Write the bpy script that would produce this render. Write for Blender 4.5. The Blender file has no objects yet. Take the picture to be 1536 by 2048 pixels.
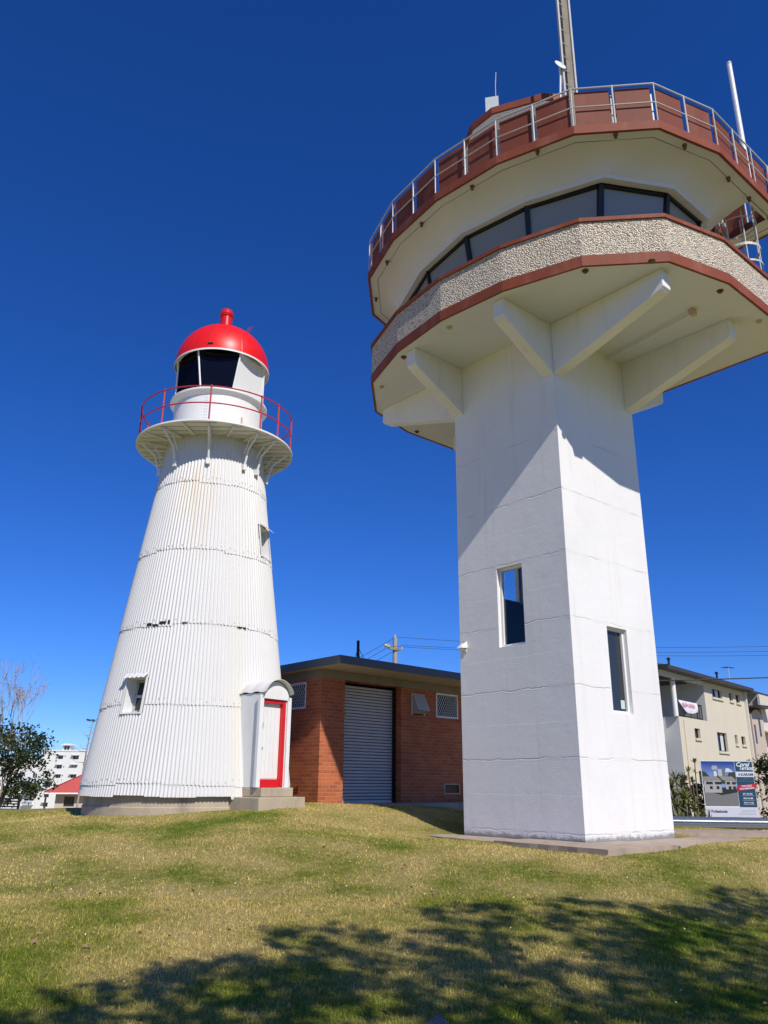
import bpy, bmesh, math, random
import numpy as np
from mathutils import Vector, Matrix, Quaternion

R = math.radians
SC = bpy.context.scene
COL = SC.collection

# ------------------------------------------------------------------ camera
# z = 0 is eye level (the lawn under the photographer is 1.6 m lower)
pitch, roll = R(18.75), R(0.49)
cam_d = bpy.data.cameras.new('camera')
cam = bpy.data.objects.new('camera', cam_d)
COL.objects.link(cam)
_f = Vector((0, math.cos(pitch), math.sin(pitch)))
_r = Vector((1, 0, 0)); _u = Vector((0, -math.sin(pitch), math.cos(pitch)))
_r2 = _r * math.cos(roll) + _u * math.sin(roll)
_u2 = -_r * math.sin(roll) + _u * math.cos(roll)
cam.matrix_world = Matrix(((_r2.x, _u2.x, -_f.x, 0), (_r2.y, _u2.y, -_f.y, 0), (_r2.z, _u2.z, -_f.z, 0), (0, 0, 0, 1)))
cam_d.sensor_fit = 'VERTICAL'
cam_d.sensor_height = 36.0
cam_d.lens = 1588 / 2048 * 36
cam_d.clip_start = 0.05
cam_d.clip_end = 6000
SC.camera = cam

# ------------------------------------------------------------------ light
SUN_AZ, SUN_EL = R(150.8), R(43.4)      # azimuth clockwise from +Y
sdir = Vector((math.sin(SUN_AZ) * math.cos(SUN_EL), math.cos(SUN_AZ) * math.cos(SUN_EL), math.sin(SUN_EL)))
W = bpy.data.worlds.new('World'); SC.world = W; W.use_nodes = True
nt = W.node_tree; nt.nodes.clear()
sky = nt.nodes.new('ShaderNodeTexSky'); sky.sky_type = 'NISHITA'; sky.sun_disc = False
sky.sun_elevation = SUN_EL; sky.sun_rotation = SUN_AZ
sky.altitude = 1500; sky.air_density = 1.0; sky.dust_density = 0.0; sky.ozone_density = 5.0
mx = nt.nodes.new('ShaderNodeMix'); mx.data_type = 'RGBA'; mx.blend_type = 'MULTIPLY'; mx.inputs[0].default_value = 1.0
mx.inputs[7].default_value = (0.68, 0.94, 1.54, 1)      # clear dry winter air: a deeper blue
bg = nt.nodes.new('ShaderNodeBackground'); bg.inputs[1].default_value = 0.085
out = nt.nodes.new('ShaderNodeOutputWorld')
hs = nt.nodes.new('ShaderNodeHueSaturation'); hs.inputs['Saturation'].default_value = 1.22
nt.links.new(sky.outputs[0], hs.inputs['Color']); nt.links.new(hs.outputs[0], mx.inputs[6]); nt.links.new(mx.outputs[2], bg.inputs[0]); nt.links.new(bg.outputs[0], out.inputs[0])
sl = bpy.data.lights.new('sun', 'SUN'); sl.energy = 4.6; sl.angle = R(0.5); sl.color = (1.0, 0.95, 0.87)
so = bpy.data.objects.new('sun', sl); COL.objects.link(so)
so.rotation_euler = sdir.to_track_quat('Z', 'Y').to_euler()
so.location = (10, -17, 40)
SC.view_settings.view_transform = 'Standard'
SC.view_settings.look = 'None'
SC.view_settings.exposure = 0.0
SC.view_settings.gamma = 1.0
SC.cycles.max_bounces = 8
rng = random.Random(7)
NR = np.random.default_rng(11)

# ------------------------------------------------------------------ mesh helpers
class MB:
    def __init__(s): s.v = []; s.f = []; s.m = []
    def add(s, vs, fs, mi=0):
        o = len(s.v); s.v += [tuple(p) for p in vs]
        s.f += [tuple(i + o for i in f) for f in fs]; s.m += [mi] * len(fs)
        return s
    def box(s, x0, x1, y0, y1, z0, z1, mi=0):
        return s.add([(x0, y0, z0), (x1, y0, z0), (x1, y1, z0), (x0, y1, z0), (x0, y0, z1), (x1, y0, z1), (x1, y1, z1), (x0, y1, z1)],
                     [(0, 3, 2, 1), (4, 5, 6, 7), (0, 1, 5, 4), (1, 2, 6, 5), (2, 3, 7, 6), (3, 0, 4, 7)], mi)
    def hexa(s, b, t, mi=0):
        """b, t: 4 points each, counter-clockwise seen from t."""
        return s.add(list(b) + list(t), [(0, 3, 2, 1), (4, 5, 6, 7), (0, 1, 5, 4), (1, 2, 6, 5), (2, 3, 7, 6), (3, 0, 4, 7)], mi)
    def obox(s, c, ax, ay, az, hx, hy, hz, mi=0):
        c = Vector(c); ax = Vector(ax).normalized() * hx; ay = Vector(ay).normalized() * hy; az = Vector(az).normalized() * hz
        if ax.cross(ay).dot(az) < 0: ax = -ax
        q = [(-1, -1), (1, -1), (1, 1), (-1, 1)]
        return s.hexa([c + ax * a + ay * b - az for a, b in q], [c + ax * a + ay * b + az for a, b in q], mi)
    def prism(s, poly, z0, z1, mi=0, top=True, bot=True):
        n = len(poly)
        vs = [(p[0], p[1], z0) for p in poly] + [(p[0], p[1], z1) for p in poly]
        fs = [(i, (i + 1) % n, n + (i + 1) % n, n + i) for i in range(n)]
        if top: fs.append(tuple(range(n, 2 * n)))
        if bot: fs.append(tuple(range(n - 1, -1, -1)))
        return s.add(vs, fs, mi)
    def ring(s, po, pi, z0, z1, po1=None, pi1=None, mi=0):
        """solid band between outer polygon po and inner polygon pi"""
        n = len(po); po1 = po1 or po; pi1 = pi1 or pi
        vs = [(*p, z0) for p in po] + [(*p, z1) for p in po1] + [(*p, z0) for p in pi] + [(*p, z1) for p in pi1]
        fs = []
        for i in range(n):
            j = (i + 1) % n
            fs += [(i, j, n + j, n + i), (2 * n + j, 2 * n + i, 3 * n + i, 3 * n + j), (n + i, n + j, 3 * n + j, 3 * n + i), (j, i, 2 * n + i, 2 * n + j)]
        return s.add(vs, fs, mi)
    def tube(s, pts, r, n=8, closed=False, mi=0, r1=None):
        pts = [Vector(p) for p in pts]; k = len(pts); vs = []; fs = []
        prev = None
        for i, p in enumerate(pts):
            a = pts[(i - 1) % k] if (closed or i > 0) else p
            b = pts[(i + 1) % k] if (closed or i < k - 1) else p
            t = (b - a).normalized()
            if prev is None:
                h = Vector((0, 0, 1)) if abs(t.z) < .9 else Vector((1, 0, 0))
                u = t.cross(h).normalized()
            else:
                u = (prev - t * prev.dot(t)).normalized()
            prev = u; w = t.cross(u)
            rr = r if r1 is None else r + (r1 - r) * i / max(1, k - 1)
            for j in range(n):
                an = 2 * math.pi * j / n
                vs.append(p + (u * math.cos(an) + w * math.sin(an)) * rr)
        for i in range(k if closed else k - 1):
            i2 = (i + 1) % k
            for j in range(n):
                j2 = (j + 1) % n
                fs.append((i * n + j, i * n + j2, i2 * n + j2, i2 * n + j))
        if not closed:
            fs.append(tuple(range(n - 1, -1, -1))); fs.append(tuple((k - 1) * n + j for j in range(n)))
        return s.add(vs, fs, mi)
    def lathe(s, prof, n=32, cx=0, cy=0, mi=0, a0=0, a1=2 * math.pi):
        full = abs(a1 - a0 - 2 * math.pi) < 1e-6
        m = n if full else n + 1
        vs = []; fs = []
        for r, z in prof:
            for j in range(m):
                a = a0 + (a1 - a0) * j / n
                vs.append((cx + r * math.cos(a), cy + r * math.sin(a), z))
        for i in range(len(prof) - 1):
            for j in range(n):
                j2 = (j + 1) % m if full else j + 1
                fs.append((i * m + j, i * m + j2, (i + 1) * m + j2, (i + 1) * m + j))
        return s.add(vs, fs, mi)
    def wall(s, o, u, n, w, z0, z1, ops=(), depth=.1, th=None, mi=0, rmi=None):
        """vertical wall sheet from o along u (outward normal n), openings (u0,u1,z0,z1), reveals going -n by depth"""
        o = Vector((o[0], o[1], 0)); u = Vector((u[0], u[1], 0)).normalized(); n = Vector((n[0], n[1], 0)).normalized()
        us = sorted({0, w} | {x for p in ops for x in p[:2]}); zs = sorted({z0, z1} | {x for p in ops for x in p[2:4]})
        flip = u.cross(Vector((0, 0, 1))).dot(n) < 0
        P = lambda a, z, d=0: o + u * a + Vector((0, 0, z)) - n * d
        def q(a, b, c, d, m):
            s.add([a, b, c, d], [(3, 2, 1, 0) if flip else (0, 1, 2, 3)], m)
        for i in range(len(us) - 1):
            for j in range(len(zs) - 1):
                a, b, c, d = us[i], us[i + 1], zs[j], zs[j + 1]
                if any(p[0] <= (a + b) / 2 <= p[1] and p[2] <= (c + d) / 2 <= p[3] for p in ops): continue
                q(P(a, c), P(b, c), P(b, d), P(a, d), mi)
        rm = mi if rmi is None else rmi
        for p in ops:
            a, b, c, d = p[:4]; dp = p[4] if len(p) > 4 else depth
            q(P(a, c), P(a, c, dp), P(b, c, dp), P(b, c), rm) if False else None
            q(P(a, c, dp), P(a, c), P(a, d), P(a, d, dp), rm) if False else None
            s.add([P(a, c), P(a, d), P(a, d, dp), P(a, c, dp)], [(0, 1, 2, 3)], rm)
            s.add([P(b, c), P(b, c, dp), P(b, d, dp), P(b, d)], [(0, 1, 2, 3)], rm)
            s.add([P(a, d), P(b, d), P(b, d, dp), P(a, d, dp)], [(0, 1, 2, 3)], rm)
            s.add([P(a, c), P(a, c, dp), P(b, c, dp), P(b, c)], [(0, 1, 2, 3)], rm)
        return s
    def build(s, name, mats, parent=None, smooth=None, bevel=0, merge=False):
        me = bpy.data.meshes.new(name)
        me.from_pydata([tuple(v) for v in s.v], [], s.f)
        if not isinstance(mats, (list, tuple)): mats = [mats]
        for m in mats: me.materials.append(m)
        me.polygons.foreach_set('material_index', s.m)
        if merge:
            b = bmesh.new(); b.from_mesh(me); bmesh.ops.remove_doubles(b, verts=b.verts, dist=1e-4)
            bmesh.ops.recalc_face_normals(b, faces=b.faces); b.to_mesh(me); b.free()
        if smooth is not None:
            me.shade_smooth(); me.set_sharp_from_angle(angle=R(smooth))
        me.update()
        o = bpy.data.objects.new(name, me); COL.objects.link(o)
        if parent is not None:
            o.parent = parent
            o.location = PARTOFF.get(parent.name, (0, 0, 0))
        if bevel:
            bm_ = o.modifiers.new('bevel', 'BEVEL'); bm_.width = bevel; bm_.segments = 2; bm_.limit_method = 'ANGLE'; bm_.angle_limit = R(50)
        return o

PARTOFF = {}
def thing(name, label, cat, loc=(0, 0, 0), rz=0, group=None):
    """Empty at the base of a thing; parts are modelled with z counted from eye level."""
    o = bpy.data.objects.new(name, None); COL.objects.link(o)
    o.location = loc; o.rotation_euler = (0, 0, rz); o.empty_display_size = .3
    PARTOFF[o.name] = (0, 0, -loc[2])
    o['label'] = label; o['category'] = cat
    if group: o['group'] = group
    return o
def tag(o, label, cat, group=None):
    o['label'] = label; o['category'] = cat
    if group: o['group'] = group
    return o
def struct(o, kind='structure'):
    o['kind'] = kind; return o

# ------------------------------------------------------------------ material helpers
class NT:
    def __init__(s, name):
        s.m = bpy.data.materials.new(name); s.m.use_nodes = True
        s.t = s.m.node_tree; s.t.nodes.clear()
        s.o = s.n('ShaderNodeOutputMaterial'); s.b = s.n('ShaderNodeBsdfPrincipled')
        s.l(s.b.outputs[0], s.o.inputs[0]); s.tc = s.n('ShaderNodeTexCoord')
    def n(s, t, **k):
        x = s.t.nodes.new(t)
        for a, b in k.items(): setattr(x, a, b)
        return x
    def l(s, a, b): s.t.links.new(a, b)
    def val(s, sock, v):
        if hasattr(v, 'is_output') or isinstance(v, bpy.types.NodeSocket): s.l(v, sock)
        else: sock.default_value = v
    def noise(s, scale, detail=4, rough=.55, vec=None, dim='3D', dist=0):
        x = s.n('ShaderNodeTexNoise'); x.inputs['Scale'].default_value = scale; x.inputs['Detail'].default_value = detail
        x.inputs['Roughness'].default_value = rough; x.inputs['Distortion'].default_value = dist
        s.l(vec if vec is not None else s.tc.outputs['Object'], x.inputs['Vector']); return x.outputs['Fac']
    def mapping(s, scale=(1, 1, 1), vec=None, rot=(0, 0, 0), loc=(0, 0, 0)):
        x = s.n('ShaderNodeMapping'); x.inputs['Scale'].default_value = scale; x.inputs['Rotation'].default_value = rot; x.inputs['Location'].default_value = loc
        s.l(vec if vec is not None else s.tc.outputs['Object'], x.inputs['Vector']); return x.outputs[0]
    def ramp(s, fac, stops):
        x = s.n('ShaderNodeValToRGB'); e = x.color_ramp.elements
        while len(e) < len(stops): e.new(.5)
        for i, (p, c) in enumerate(stops):
            e[i].position = p; e[i].color = c if len(c) == 4 else (*c, 1)
        s.l(fac, x.inputs[0]); return x.outputs[0]
    def mix(s, f, a, b, blend='MIX'):
        x = s.n('ShaderNodeMix', data_type='RGBA', blend_type=blend)
        s.val(x.inputs[0], f)
        for i, c in ((6, a), (7, b)):
            if isinstance(c, (tuple, list)): x.inputs[i].default_value = (*c, 1) if len(c) == 3 else c
            else: s.l(c, x.inputs[i])
        return x.outputs[2]
    def math(s, op, a, b=0.0, c=None, clamp=False):
        x = s.n('ShaderNodeMath', operation=op, use_clamp=clamp); s.val(x.inputs[0], a); s.val(x.inputs[1], b)
        if c is not None: s.val(x.inputs[2], c)
        return x.outputs[0]
    def mrange(s, v, a, b, c=0.0, d=1.0, smooth=False):
        x = s.n('ShaderNodeMapRange'); x.clamp = True
        if smooth: x.interpolation_type = 'SMOOTHSTEP'
        s.l(v, x.inputs[0])
        for i, k in enumerate((a, b, c, d)): s.val(x.inputs[1 + i], k)
        return x.outputs[0]
    def sep(s, vec=None):
        x = s.n('ShaderNodeSeparateXYZ'); s.l(vec if vec is not None else s.tc.outputs['Object'], x.inputs[0]); return x.outputs
    def comb(s, x, y, z):
        c = s.n('ShaderNodeCombineXYZ')
        for i, v in enumerate((x, y, z)): s.val(c.inputs[i], v)
        return c.outputs[0]
    def bump(s, h, strength=.5, dist=.01, prev=None):
        x = s.n('ShaderNodeBump'); x.inputs['Strength'].default_value = strength; x.inputs['Distance'].default_value = dist
        s.l(h, x.inputs['Height'])
        if prev is not None: s.l(prev, x.inputs['Normal'])
        s.l(x.outputs[0], s.b.inputs['Normal']); return x.outputs[0]
    def done(s, col=None, rough=.6, metal=0.0, spec=.4):
        if col is not None:
            if isinstance(col, (tuple, list)): s.b.inputs['Base Color'].default_value = (*col, 1)
            else: s.l(col, s.b.inputs['Base Color'])
        s.val(s.b.inputs['Roughness'], rough); s.val(s.b.inputs['Metallic'], metal)
        s.b.inputs['Specular IOR Level'].default_value = spec
        return s.m

def plain(name, col, rough=.55, var=.18, scale=3, metal=0.0, bump=0.0, bscale=60, spec=.4, dirt=None, dirt_amt=.5):
    t = NT(name)
    a = tuple(c * (1 - var) for c in col); b = tuple(min(1, c * (1 + var)) for c in col)
    c = t.mix(t.noise(scale, 5), a, b)
    if dirt is not None:
        f = t.mrange(t.noise(scale * .7, 8, .7, vec=t.mapping((1, 1, .35))), .5, .72)
        c = t.mix(t.math('MULTIPLY', f, dirt_amt), c, dirt)
    if bump: t.bump(t.noise(bscale, 5), bump, .01)
    return t.done(c, rough, metal, spec)

M = {}
def concrete_paint():
    t = NT('painted_concrete'); xyz = t.sep()
    # pour joints every 1.17 m, ragged
    wob = t.noise(2.2, 6, .65, vec=t.mapping((1, 1, .5)))
    z = t.math('ADD', xyz[2], t.math('MULTIPLY', t.math('SUBTRACT', wob, .5), .13))
    zz = t.math('DIVIDE', t.math('SUBTRACT', z, .39), 1.172)
    fr = t.math('SUBTRACT', zz, t.math('ROUND', zz))
    d = t.math('ABSOLUTE', fr)
    crack = t.mrange(d, .002, .013, 1, 0)
    on = t.mrange(t.noise(1.9, 4), .44, .58)
    below = t.mrange(xyz[2], 7.0, 7.2, 1, 0)
    crack = t.math('MULTIPLY', crack, t.math('MULTIPLY', on, below))
    lip = t.math('MULTIPLY', t.mrange(fr, -.03, .03), below)   # upper lift sits slightly proud
    fine = t.noise(26, 6, .7, vec=t.mapping((1, 1, 2.2)))
    mid = t.noise(3.5, 5, .6)
    h = t.math('ADD', t.math('MULTIPLY', fine, .55), t.math('MULTIPLY', mid, .9))
    h = t.math('ADD', h, t.math('MULTIPLY', crack, -1.2))
    h = t.math('ADD', h, t.math('MULTIPLY', lip, .5))
    t.bump(h, .55, .012)
    c = t.mix(t.noise(1.3, 6, .6), (.78, .755, .72), (.84, .82, .79))
    c = t.mix(t.math('MULTIPLY', crack, .28), c, (.42, .41, .40))
    # faint run-off streaks and scuffs at the foot
    st = t.mrange(t.noise(5, 5, .6, vec=t.mapping((1, 1, .06))), .56, .75)
    c = t.mix(t.math('MULTIPLY', st, .34), c, (.58, .55, .50))
    bl = t.mrange(t.noise(.8, 7, .7, vec=t.mapping((1, 1, .6), loc=(3, 1, 7))), .5, .66)
    c = t.mix(t.math('MULTIPLY', bl, .3), c, (.66, .65, .64))
    sc = t.mrange(t.noise(14, 4, .6, vec=t.mapping((1, 1, .7))), .68, .73)
    c = t.mix(t.math('MULTIPLY', sc, .35), c, (.50, .47, .43))
    ft = t.mrange(t.math('ADD', xyz[2], t.math('MULTIPLY', t.noise(9, 6, .7), .22)), -.70, -.76)
    c = t.mix(t.math('MULTIPLY', ft, .85), c, (.22, .21, .19))
    return t.done(c, .55, 0, .35)
M['conc'] = concrete_paint()

def soffit_paint():
    t = NT('soffit_paint')
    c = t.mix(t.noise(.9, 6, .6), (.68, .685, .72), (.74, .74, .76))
    st = t.mrange(t.noise(2.2, 7, .65), .6, .74)
    c = t.mix(t.math('MULTIPLY', st, .35), c, (.52, .47, .40))
    t.bump(t.math('ADD', t.noise(3, 4), t.math('MULTIPLY', t.noise(30, 4), .3)), .35, .01)
    return t.done(c, .65)
M['soffit'] = soffit_paint()

def pebbles():
    t = NT('pebble_dash')
    v = t.n('ShaderNodeTexVoronoi', feature='F1'); v.inputs['Scale'].default_value = 34
    t.l(t.tc.outputs['Object'], v.inputs['Vector'])
    v2 = t.n('ShaderNodeTexVoronoi', feature='DISTANCE_TO_EDGE'); v2.inputs['Scale'].default_value = 34
    t.l(t.tc.outputs['Object'], v2.inputs['Vector'])
    r = t.n('ShaderNodeTexWhiteNoise', noise_dimensions='3D'); t.l(v.outputs['Color'], r.inputs['Vector'])
    c = t.ramp(r.outputs['Value'], [(0, (.90, .75, .55)), (.35, (.98, .88, .71)), (.7, (.95, .80, .61)), (.88, (.82, .66, .47)), (.95, (.42, .33, .23)), (1, (.98, .93, .85))])
    gap = t.mrange(v2.outputs['Distance'], .02, .13, 1, 0)
    c = t.mix(t.math('MULTIPLY', gap, .92), c, (.13, .105, .085))  # dark gaps also paint in the relief shade that bump does not cast
    h = t.mrange(v.outputs['Distance'], .0, .65, 1, 0)
    h = t.math('ADD', h, t.math('MULTIPLY', r.outputs['Value'], .45))
    t.bump(h, 1.0, .028)
    return t.done(c, .8, 0, .25)
M['pebble'] = pebbles()
M['brown'] = plain('red_brown_paint', (.235, .060, .030), .6, .18, 2.5, bump=.12, bscale=25, spec=.2, dirt=(.38, .17, .11), dirt_amt=.5)
M['panel'] = plain('brown_panel', (.185, .050, .028), .6, .16, 1.6, spec=.2, dirt=(.30, .12, .08), dirt_amt=.55)
M['white'] = plain('white_enamel', (.78, .78, .76), .4, .05, 4, dirt=(.55, .5, .42), dirt_amt=.25)
M['galv'] = plain('pale_grey_steel', (.52, .51, .48), .42, .12, 8)
M['black'] = plain('black_frame', (.012, .012, .013), .4, .3, 6)
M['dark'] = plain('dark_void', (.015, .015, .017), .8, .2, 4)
M['rust'] = plain('rusty_fitting', (.16, .075, .035), .75, .4, 30)
M['rustlight'] = plain('rust_stained_white', (.55, .42, .30), .6, .3, 25)
M['cable'] = plain('black_cable', (.02, .02, .022), .6, .2, 5)
M['greypaint'] = plain('grey_wall_paint', (.42, .42, .40), .6, .08, 2)
M['antgrey'] = plain('antenna_grey', (.50, .54, .53), .45, .05, 2)
M['red'] = plain('red_gloss_paint', (.62, .012, .016), .3, .10, 3, spec=.5, bump=.05, bscale=8)
M['redrail'] = plain('red_rail_paint', (.45, .02, .035), .45, .15, 8)
M['slab'] = plain('weathered_concrete', (.40, .315, .235), .85, .22, 4, bump=.6, bscale=35, dirt=(.16, .13, .11), dirt_amt=.6)
M['plinth'] = plain('plinth_concrete', (.44, .365, .26), .85, .18, 3, bump=.4, bscale=30, dirt=(.17, .14, .12), dirt_amt=.7)

def glass(name, base, refl=.35, rough=.03, tr=0.0, tint=(1, 1, 1)):
    t = NT(name)
    t.b.inputs['Base Color'].default_value = (*base, 1); t.b.inputs['Roughness'].default_value = .5; t.b.inputs['Specular IOR Level'].default_value = 0
    g = t.n('ShaderNodeBsdfGlossy'); g.inputs['Roughness'].default_value = rough; g.inputs['Color'].default_value = (1, 1, 1, 1)
    fr = t.n('ShaderNodeFresnel'); fr.inputs['IOR'].default_value = 1.5
    m1 = t.n('ShaderNodeMixShader')
    if tr: m1.inputs[0].default_value = .045
    elif refl < 0: m1.inputs[0].default_value = -refl
    else: t.l(t.math('ADD', fr.outputs[0], refl, clamp=True), m1.inputs[0])
    t.l(g.outputs[0], m1.inputs[2])
    t.bump(t.noise(2.0, 2), .03, .01)
    if tr:
        x = t.n('ShaderNodeBsdfTransparent'); x.inputs[0].default_value = (*tint, 1)
        m2 = t.n('ShaderNodeMixShader'); m2.inputs[0].default_value = tr
        t.l(t.b.outputs[0], m2.inputs[1]); t.l(x.outputs[0], m2.inputs[2]); t.l(m2.outputs[0], m1.inputs[1])
    else: t.l(t.b.outputs[0], m1.inputs[1])
    t.l(m1.outputs[0], t.o.inputs[0]); return t.m
M['cabglass'] = glass('cabin_glass', (.26, .275, .255), .0, .12)
M['lampglass'] = glass('lantern_glass', (.004, .0045, .009), -.018, .05)
M['clear'] = glass('clear_glass', (.02, .025, .03), -.02, tr=.95, tint=(.92, .95, .97))
M['winglass'] = glass('window_glass', (.03, .033, .036), .0, .1)

def corrugated():
    t = NT('white_corrugated_iron'); xyz = t.sep()
    c = t.mix(t.noise(1.5, 6, .6), (.64, .625, .60), (.70, .69, .67))
    ang = t.math('ARCTAN2', xyz[0], t.math('MULTIPLY', xyz[1], -1))
    v = t.comb(t.math('MULTIPLY', ang, 9), xyz[2], 0)
    st = t.mrange(t.noise(1.3, 6, .65, vec=t.mapping((1, .22, 1), vec=v)), .55, .8)
    # rust bloom streaks below the gallery and down the door side
    a1 = t.mrange(t.math('ABSOLUTE', t.math('SUBTRACT', ang, -.06)), .12, .42, 1, 0)
    z1 = t.math('MULTIPLY', t.mrange(xyz[2], 4.3, 5.6), t.mrange(xyz[2], 6.5, 6.9, 1, 0))
    fine = t.mrange(t.noise(4.5, 4, .6, vec=t.mapping((1, .12, 1), vec=v)), .48, .66)
    y1 = t.math('MULTIPLY', t.math('MULTIPLY', a1, z1), fine)
    a2 = t.mrange(t.math('ABSOLUTE', t.math('SUBTRACT', ang, .66)), .02, .16, 1, 0)
    z2 = t.mrange(xyz[2], 4.5, 1.5)
    y2 = t.math('MULTIPLY', t.math('MULTIPLY', a2, z2), t.mrange(t.noise(2, 5, .6, vec=t.mapping((1, .25, 1), vec=v)), .4, .7))
    c = t.mix(t.math('MULTIPLY', st, .5), c, (.60, .55, .44))
    c = t.mix(t.math('MULTIPLY', y1, .85), c, (.68, .47, .19))
    c = t.mix(t.math('MULTIPLY', y2, .5), c, (.70, .64, .40))
    sp = t.mrange(t.noise(16, 3, .6, vec=t.mapping((1, 1, .5), vec=v)), .70, .76)
    c = t.mix(t.math('MULTIPLY', sp, .45), c, (.40, .33, .25))
    t.bump(t.noise(12, 5), .12, .01)
    return t.done(c, .45, 0, .4)
M['corr'] = corrugated()

def brick(name, c1, c2, mortar, bw=.23, bh=.0815):
    t = NT(name); xyz = t.sep()
    v = t.comb(t.math('SUBTRACT', xyz[0], xyz[1]), xyz[2], 0)
    b = t.n('ShaderNodeTexBrick'); t.l(v, b.inputs['Vector'])
    b.inputs['Scale'].default_value = 1; b.inputs['Brick Width'].default_value = bw; b.inputs['Row Height'].default_value = bh
    b.inputs['Mortar Size'].default_value = .006; b.inputs['Mortar Smooth'].default_value = .3; b.inputs['Bias'].default_value = -.1
    b.inputs['Color1'].default_value = (*c1, 1); b.inputs['Color2'].default_value = (*c2, 1); b.inputs['Mortar'].default_value = (*mortar, 1)
    c = t.mix(t.math('MULTIPLY', t.mrange(t.noise(1.1, 5, .6), .35, .7), .5), b.outputs['Color'], (c1[0] * .6, c1[1] * .55, c1[2] * .55))
    eff = t.mrange(t.noise(7, 6, .7), .62, .75)
    c = t.mix(t.math('MULTIPLY', eff, .3), c, (.55, .42, .33))
    t.bump(t.math('ADD', t.math('MULTIPLY', b.outputs['Fac'], -1), t.math('MULTIPLY', t.noise(60, 3), .4)), .7, .008)
    return t.done(c, .85, 0, .2)
M['brick'] = brick('red_brick', (.53, .155, .062), (.35, .09, .042), (.54, .30, .18))
M['lintel'] = plain('stained_lintel_concrete', (.26, .215, .16), .8, .25, 2.5, bump=.3, bscale=20, dirt=(.12, .10, .07), dirt_amt=.5)
M['eave'] = plain('eave_board', (.46, .38, .29), .7, .12, 1.5)
M['fascia'] = plain('slate_grey_fascia', (.075, .085, .10), .45, .1, 2)
M['shutter'] = plain('grey_shutter_steel', (.52, .49, .46), .42, .08, 2, spec=.5)

# grass --------------------------------------------------------------
def grass_colour(t, pos):
    big = t.noise(.22, 4, .6, vec=pos)
    med = t.noise(.9, 5, .62, vec=pos)
    fin = t.noise(9, 4, .6, vec=pos)
    s = t.math('ADD', t.math('MULTIPLY', big, .55), t.math('ADD', t.math('MULTIPLY', med, .55), t.math('MULTIPLY', fin, .22)))
    sx = t.sep(pos)
    # greener under the trees and along the left flank, drier by the tower foot
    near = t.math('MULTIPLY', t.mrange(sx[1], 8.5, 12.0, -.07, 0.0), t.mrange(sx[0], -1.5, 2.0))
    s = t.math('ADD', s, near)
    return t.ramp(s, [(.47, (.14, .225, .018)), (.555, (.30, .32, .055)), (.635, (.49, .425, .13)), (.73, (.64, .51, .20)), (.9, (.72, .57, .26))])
def grass_mat(name, blades):
    t = NT(name); g = t.n('ShaderNodeNewGeometry')
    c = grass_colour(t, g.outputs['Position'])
    if blades:
        at = t.n('ShaderNodeAttribute'); at.attribute_name = 'tone'
        c = t.mix(1.0, c, t.ramp(at.outputs['Fac'], [(0, (.56, .60, .45)), (.5, (1.0, 1.0, .95)), (.85, (1.4, 1.32, 1.2)), (1, (1.9, 1.75, 1.5))]), 'MULTIPLY')
        t.b.inputs['Subsurface Weight'].default_value = 0
        tl = t.n('ShaderNodeBsdfTranslucent'); t.l(c, tl.inputs[0])
        ms = t.n('ShaderNodeMixShader'); ms.inputs[0].default_value = .3
        t.l(t.b.outputs[0], ms.inputs[1]); t.l(tl.outputs[0], ms.inputs[2]); t.l(ms.outputs[0], t.o.inputs[0])
    else:
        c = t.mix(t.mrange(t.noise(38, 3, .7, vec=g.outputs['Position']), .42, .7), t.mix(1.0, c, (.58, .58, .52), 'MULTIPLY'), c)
        t.bump(t.math('ADD', t.noise(45, 5, .7, vec=g.outputs['Position']), t.noise(6, 3, vec=g.outputs['Position'])), 1.0, .05)
    return t.done(c, .9 if not blades else .6, 0, .15)
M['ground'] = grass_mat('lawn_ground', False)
M['blade'] = grass_mat('grass_blade', True)

def leafmat(name, c1, c2, trans=.25, rough=.5):
    t = NT(name)
    at = t.n('ShaderNodeAttribute'); at.attribute_name = 'tone'
    c = t.mix(at.outputs['Fac'], c1, c2)
    tl = t.n('ShaderNodeBsdfTranslucent'); t.l(c, tl.inputs[0])
    ms = t.n('ShaderNodeMixShader'); ms.inputs[0].default_value = trans
    t.l(t.b.outputs[0], ms.inputs[1]); t.l(tl.outputs[0], ms.inputs[2]); t.l(ms.outputs[0], t.o.inputs[0])
    return t.done(c, rough, 0, .35)
M['leaf'] = leafmat('dark_green_leaf', (.022, .038, .009), (.075, .095, .028))
M['leaf2'] = leafmat('olive_leaf', (.03, .045, .010), (.10, .105, .03), .15)
M['hedge'] = leafmat('hedge_leaf', (.020, .030, .008), (.10, .105, .035))
M['spike'] = leafmat('strap_leaf', (.06, .08, .018), (.36, .34, .11))
M['bark'] = plain('grey_bark', (.16, .13, .105), .9, .3, 8, bump=.6, bscale=20)
M['palebark'] = plain('pale_twig_bark', (.36, .31, .26), .85, .25, 8)

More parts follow.
